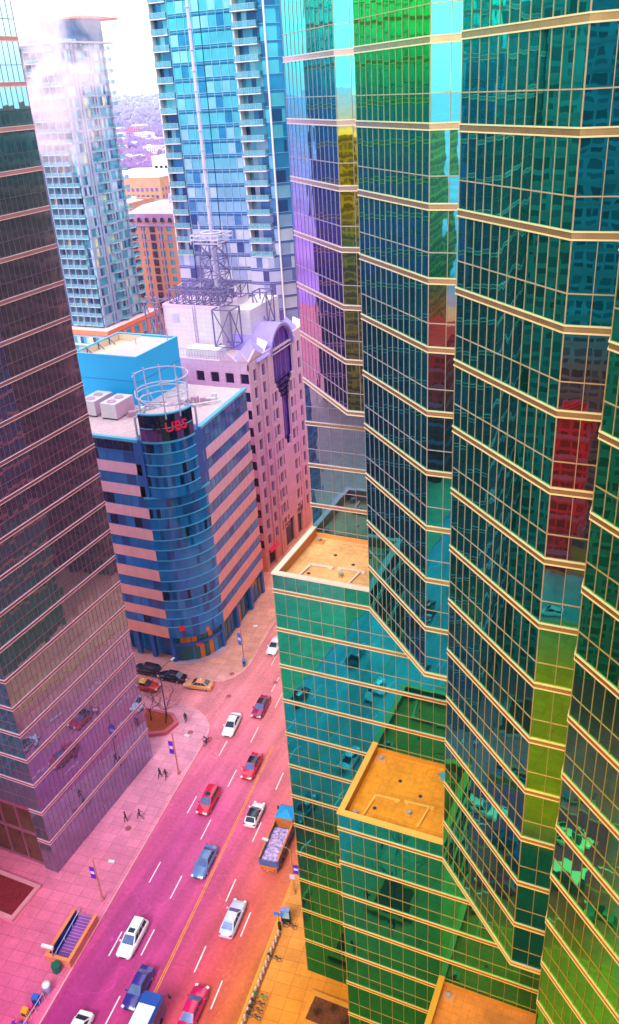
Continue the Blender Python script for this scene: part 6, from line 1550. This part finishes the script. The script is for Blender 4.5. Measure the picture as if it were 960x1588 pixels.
# ------------------------------------------------------------------ planters, trees, shrubs
M['soil'] = mat('crimson brown ground cover', rgb(150, 25, 50, .8), rough=.95, var=.5, scale=5, bump=.6, bscale=12); M['soil2'] = mat('rust ground cover', rgb(190, 80, 50), rough=.95, var=.5, scale=5, bump=.6, bscale=12); M['soil3'] = mat('dark brown soil', rgb(120, 60, 20), rough=.95, var=.5, scale=5, bump=.5, bscale=12)
M['bark'] = mat('dark mauve bark', rgb(110, 50, 85), rough=.9, var=.2, scale=5); M['bark2'] = mat('dark brown twig', rgb(70, 40, 20), rough=.9)
def planter(poly, zt, km, sm, label, z=.13):
    cx = sum(p[0] for p in poly) / len(poly); cy = sum(p[1] for p in poly) / len(poly)
    t = empty('planter', (cx, cy, z), 0, label, 'planter'); o = (cx, cy, z)
    e = MB(); e.sweep(poly, -.5, 0, z - .05, z + zt, 0, True); e.build('stone_rim', km, t, o)
    e = MB(); e.prism(offset_path(poly, -.48, True), z, z + zt - .09); e.build('ground_cover', sm, t, o)
    return t
M['pstone'] = mat('rose planter stone', rgb(248, 150, 175), rough=.8, var=.1); M['pstone2'] = mat('deep rose planter stone', rgb(225, 105, 130), rough=.8, var=.1); M['pstone3'] = mat('orange planter stone', rgb(240, 150, 40), rough=.8, var=.1)
planter([(-70.5, 43.4), (-61.9, 43.4), (-61.9, 48.5), (-70.5, 48.5)], .5, M['pstone'], M['soil'], 'square planter of dark red ground cover in the plaza')
planter([(-67.8, 75.6), (-64.4, 75.5), (-62.0, 76.8), (-61.4, 79.4), (-63.2, 80.9), (-67.8, 80.6)], .6, M['pstone2'], M['soil2'], 'angled planter of rust ground cover around two bare trees')
planter([(-26.0, 45.0), (-19.3, 45.0), (-19.3, 48.6), (-26.0, 48.6)], .45, M['pstone3'], M['soil3'], 'orange stone planter with dry shrubs at the foot of the glass terraces')
planter([(-24, 20), (-19, 20), (-19, 25), (-24, 25)], .5, M['pstone3'], M['soil3'], 'square planter on the south plaza, mirrored in the glass')
planter([(-16, 2), (-10, 2), (-10, 8), (-16, 8)], .5, M['pstone3'], M['soil'], 'square red planter on the south plaza, mirrored in the glass')
def bare_tree(x, y, h, seed, label, z=.3):
    R2 = random.Random(seed); t = empty('bare_tree', (x, y, z), R2.uniform(0, 6), label, 'tree', 'bare trees in the planter')
    tr = MB(); cr = MB()
    lean = Vector((R2.uniform(-.15, .15), R2.uniform(-.1, .1), 1)).normalized(); top_ = lean * h * .38
    pts = [Vector((0, 0, -.2)), lean * h * .16 + Vector((.04, .02, 0)), top_]
    tr.tube(pts[0], pts[1], .14, .11, 8); tr.tube(pts[1], pts[2], .11, .085, 8); tr.build('trunk', M['bark'], t, smooth=60)
    def grow(p, d, L, r, lev):
        q = p + d * L * .5 + Vector((R2.gauss(0, .06), R2.gauss(0, .06), .03)) * L; e_ = q + (d + Vector((R2.gauss(0, .18), R2.gauss(0, .18), .1))).normalized() * L * .5
        cr.tube(p, q, r, r * .8, 5); cr.tube(q, e_, r * .8, r * .6, 5)
        if lev == 0: return
        for k in range(3):
            a = R2.uniform(0, 2 * PI); sp_ = R2.uniform(.45, .95); nd = (d + Vector((math.cos(a) * sp_, math.sin(a) * sp_, R2.uniform(-.1, .25)))).normalized()
            grow(q if R2.random() < .35 else e_, nd, L * R2.uniform(.58, .82), r * .58, lev - 1)
    for k in range(4):
        a = k * PI / 2 + R2.uniform(-.4, .4); grow(top_, Vector((math.cos(a) * .75, math.sin(a) * .75, .8)).normalized(), h * .27, .05, 4)
    cr.build('crown', M['bark'], t)
    return t
bare_tree(-65.6, 78.4, 6.0, 3, 'smaller bare tree on the side nearer the violet tower')
bare_tree(-63.2, 78.6, 7.0, 8, 'larger bare tree on the side nearer the street corner')
bare_tree(-21.5, 22.5, 7.5, 4, 'bare tree on the south plaza, mirrored in the glass'); bare_tree(-13, 5, 7.5, 6, 'bare tree in the red planter of the south plaza, mirrored in the glass')
def shrub(x, y, h, seed, label):
    R2 = random.Random(seed); t = empty('shrub', (x, y, .5), 0, label, 'shrub', 'dry shrubs in the orange planter'); s_ = MB(); l_ = MB()
    for i in range(26):
        a = R2.uniform(0, 6.28); d = Vector((math.cos(a) * R2.uniform(.1, .7), math.sin(a) * R2.uniform(.1, .7), 1)).normalized(); p = Vector((0, 0, 0)); q = p + d * h * R2.uniform(.5, 1); s_.tube(p, q, .02, .008, 4)
        for k in range(10):
            c = p + (q - p) * R2.uniform(.3, 1.05) + Vector((R2.gauss(0, .06), R2.gauss(0, .06), R2.gauss(0, .05))); u = Vector((R2.gauss(0, 1), R2.gauss(0, 1), R2.gauss(0, .6))).normalized() * .06; v = u.cross(Vector((R2.gauss(0, 1), R2.gauss(0, 1), 1))).normalized() * .035
            l_.quad(tuple(c - u), tuple(c + v), tuple(c + u), tuple(c - v))
    s_.build('stems', M['bark2'], t); l_.build('foliage', M['soil3'], t)
shrub(-24.6, 46.3, 1.4, 2, 'dry shrub, tallest one near the open side of the orange planter'); shrub(-23.2, 47.3, 1.0, 5, 'dry shrub, middle low one in the orange planter'); shrub(-21.6, 46.2, 1.1, 9, 'dry shrub, closest to the glass wall in the orange planter')
# ------------------------------------------------------------------ steam drifting off a hidden roof
def steam(name, c, r, dens, seed):
    e = MB(); n, m = 20, 12
    for j in range(m + 1):
        th = PI * j / m
        for i in range(n):
            ph_ = 2 * PI * i / n; v = Vector((math.sin(th) * math.cos(ph_), math.sin(th) * math.sin(ph_), math.cos(th)))
            e.v.append((v.x * r[0], v.y * r[1], v.z * r[2]))
    for j in range(m):
        for i in range(n): e.f.append([j * n + i, (j + 1) * n + i, (j + 1) * n + (i + 1) % n, j * n + (i + 1) % n]); e.m.append(0)
    mt = bpy.data.materials.new('steam'); mt.use_nodes = True; nt = mt.node_tree; nt.nodes.remove(nt.nodes['Principled BSDF'])
    pv = N(nt, 'ShaderNodeVolumePrincipled'); pv.inputs['Color'].default_value = (.90, .85, .93, 1); pv.inputs['Anisotropy'].default_value = 0
    tc = N(nt, 'ShaderNodeTexCoord'); ln = N(nt, 'ShaderNodeVectorMath', operation='DIVIDE'); ln.inputs[1].default_value = r; nt.links.new(tc.outputs['Object'], ln.inputs[0])
    le = N(nt, 'ShaderNodeVectorMath', operation='LENGTH'); nt.links.new(ln.outputs[0], le.inputs[0])
    fo = N(nt, 'ShaderNodeMapRange'); fo.inputs[1].default_value = 1.0; fo.inputs[2].default_value = .25; fo.inputs[3].default_value = 0; fo.inputs[4].default_value = 1; nt.links.new(le.outputs['Value'], fo.inputs[0])
    nz = N(nt, 'ShaderNodeTexNoise'); nz.inputs['Scale'].default_value = .13; nz.inputs['Detail'].default_value = 7; nz.inputs['Roughness'].default_value = .66; nz.inputs['Distortion'].default_value = .6
    ad = N(nt, 'ShaderNodeVectorMath', operation='ADD'); ad.inputs[1].default_value = (seed, seed * 2, 0); nt.links.new(tc.outputs['Object'], ad.inputs[0]); nt.links.new(ad.outputs[0], nz.inputs['Vector'])
    nr = N(nt, 'ShaderNodeMapRange'); nr.inputs[1].default_value = .46; nr.inputs[2].default_value = .62; nr.inputs[3].default_value = 0; nr.inputs[4].default_value = 1; nt.links.new(nz.outputs['Fac'], nr.inputs[0])
    mu = N(nt, 'ShaderNodeMath', operation='MULTIPLY'); nt.links.new(fo.outputs[0], mu.inputs[0]); nt.links.new(nr.outputs[0], mu.inputs[1])
    m2 = N(nt, 'ShaderNodeMath', operation='MULTIPLY'); m2.inputs[1].default_value = dens; nt.links.new(mu.outputs[0], m2.inputs[0]); nt.links.new(m2.outputs[0], pv.inputs['Density'])
    nt.links.new(pv.outputs[0], nt.nodes['Material Output'].inputs['Volume'])
    o = e.build(name, mt, smooth=180); o.location = c
    tag(o, 'white steam drifting across the top of the pale apartment tower', 'steam', kind='stuff'); return o
steam('steam', STEAM_C, (17, 8, 23), .55, 3.3)
# ------------------------------------------------------------------ camera, sky, sun
cd = bpy.data.cameras.new('camera'); cam = bpy.data.objects.new('camera', cd); COL.objects.link(cam)
cd.sensor_fit = 'HORIZONTAL'; cd.sensor_width = 36.0; cd.lens = 1292.65 / 960 * 36.0; cd.clip_end = 20000; cd.clip_start = .5
pt, rl, yw = rad(27.13), rad(-3.635), rad(25.2)
fw = Vector((0, math.cos(pt), -math.sin(pt))); rt_ = Vector((1, 0, 0)); up = Vector((0, math.sin(pt), math.cos(pt)))
r_ = rt_ * math.cos(rl) + up * math.sin(rl); u_ = up * math.cos(rl) - rt_ * math.sin(rl)
Rz = Matrix.Rotation(yw, 3, 'Z'); r_, u_, f_ = Rz @ r_, Rz @ u_, Rz @ fw
cam.matrix_world = Matrix(((r_.x, u_.x, -f_.x, 0), (r_.y, u_.y, -f_.y, 0), (r_.z, u_.z, -f_.z, 85), (0, 0, 0, 1)))
scene.camera = cam
SUN_EL, SUN_AZ = rad(48), rad(182)      # compass azimuth from +Y towards +X; nearly behind the viewer
w = bpy.data.worlds.new('World'); scene.world = w; w.use_nodes = True; nt = w.node_tree
bg = nt.nodes['Background']; sky = N(nt, 'ShaderNodeTexSky'); sky.sky_type = 'NISHITA'; sky.sun_disc = False
sky.sun_elevation = SUN_EL; sky.sun_rotation = SUN_AZ; sky.air_density = 1.0; sky.dust_density = 3.0; sky.ozone_density = 1.0
hs = N(nt, 'ShaderNodeHueSaturation'); hs.inputs['Saturation'].default_value = .12
nt.links.new(sky.outputs[0], hs.inputs['Color'])
oc = N(nt, 'ShaderNodeMix', data_type='RGBA'); oc.inputs[0].default_value = .7; oc.inputs[7].default_value = (6.2, 6.2, 6.6, 1)   # even cloud deck over the clear sky
nt.links.new(hs.outputs[0], oc.inputs[6]); nt.links.new(oc.outputs[2], bg.inputs['Color']); bg.inputs['Strength'].default_value = SKY
sd = bpy.data.lights.new('sun', 'SUN'); sd.energy = SUN; sd.angle = rad(25); sd.color = (1, .97, .93)
so_ = bpy.data.objects.new('sun', sd); COL.objects.link(so_)
d = Vector((math.sin(SUN_AZ) * math.cos(SUN_EL), math.cos(SUN_AZ) * math.cos(SUN_EL), math.sin(SUN_EL)))
so_.rotation_euler = d.to_track_quat('Z', 'Y').to_euler(); so_.location = (0, 0, 200)
scene.view_settings.view_transform = 'Standard'; scene.view_settings.look = 'None'; scene.view_settings.gamma = 1.0; scene.view_settings.exposure = EXPO
scene.view_settings.use_curve_mapping = False
scene.render.engine = 'CYCLES'
cy = scene.cycles
cy.max_bounces = 12; cy.glossy_bounces = 5; cy.diffuse_bounces = 5; cy.transparent_max_bounces = 8; cy.volume_bounces = 4; cy.caustics_reflective = False; cy.caustics_refractive = False
cy.use_denoising = True; cy.sample_clamp_indirect = 4
cy.volume_step_rate = 1.0
# the air: far houses and the ridge fade into it
hz = MB(); hz.box(-4200, 600, -300, 7200, -1.4, 135); hzm = bpy.data.materials.new('air'); hzm.use_nodes = True; hn = hzm.node_tree; hn.nodes.remove(hn.nodes['Principled BSDF'])
hv_ = N(hn, 'ShaderNodeVolumePrincipled'); hv_.inputs['Color'].default_value = (.93, .92, 1, 1); hv_.inputs['Density'].default_value = HAZE; hv_.inputs['Anisotropy'].default_value = 0
hn.links.new(hv_.outputs[0], hn.nodes['Material Output'].inputs['Volume'])
if HAZE: tag(hz.build('haze', hzm), kind='stuff')
for o in scene.objects:
    if o.type == 'MESH' and o.parent is None and o.get('kind') is None and o.get('label') is None: print('UNLABELLED', o.name)
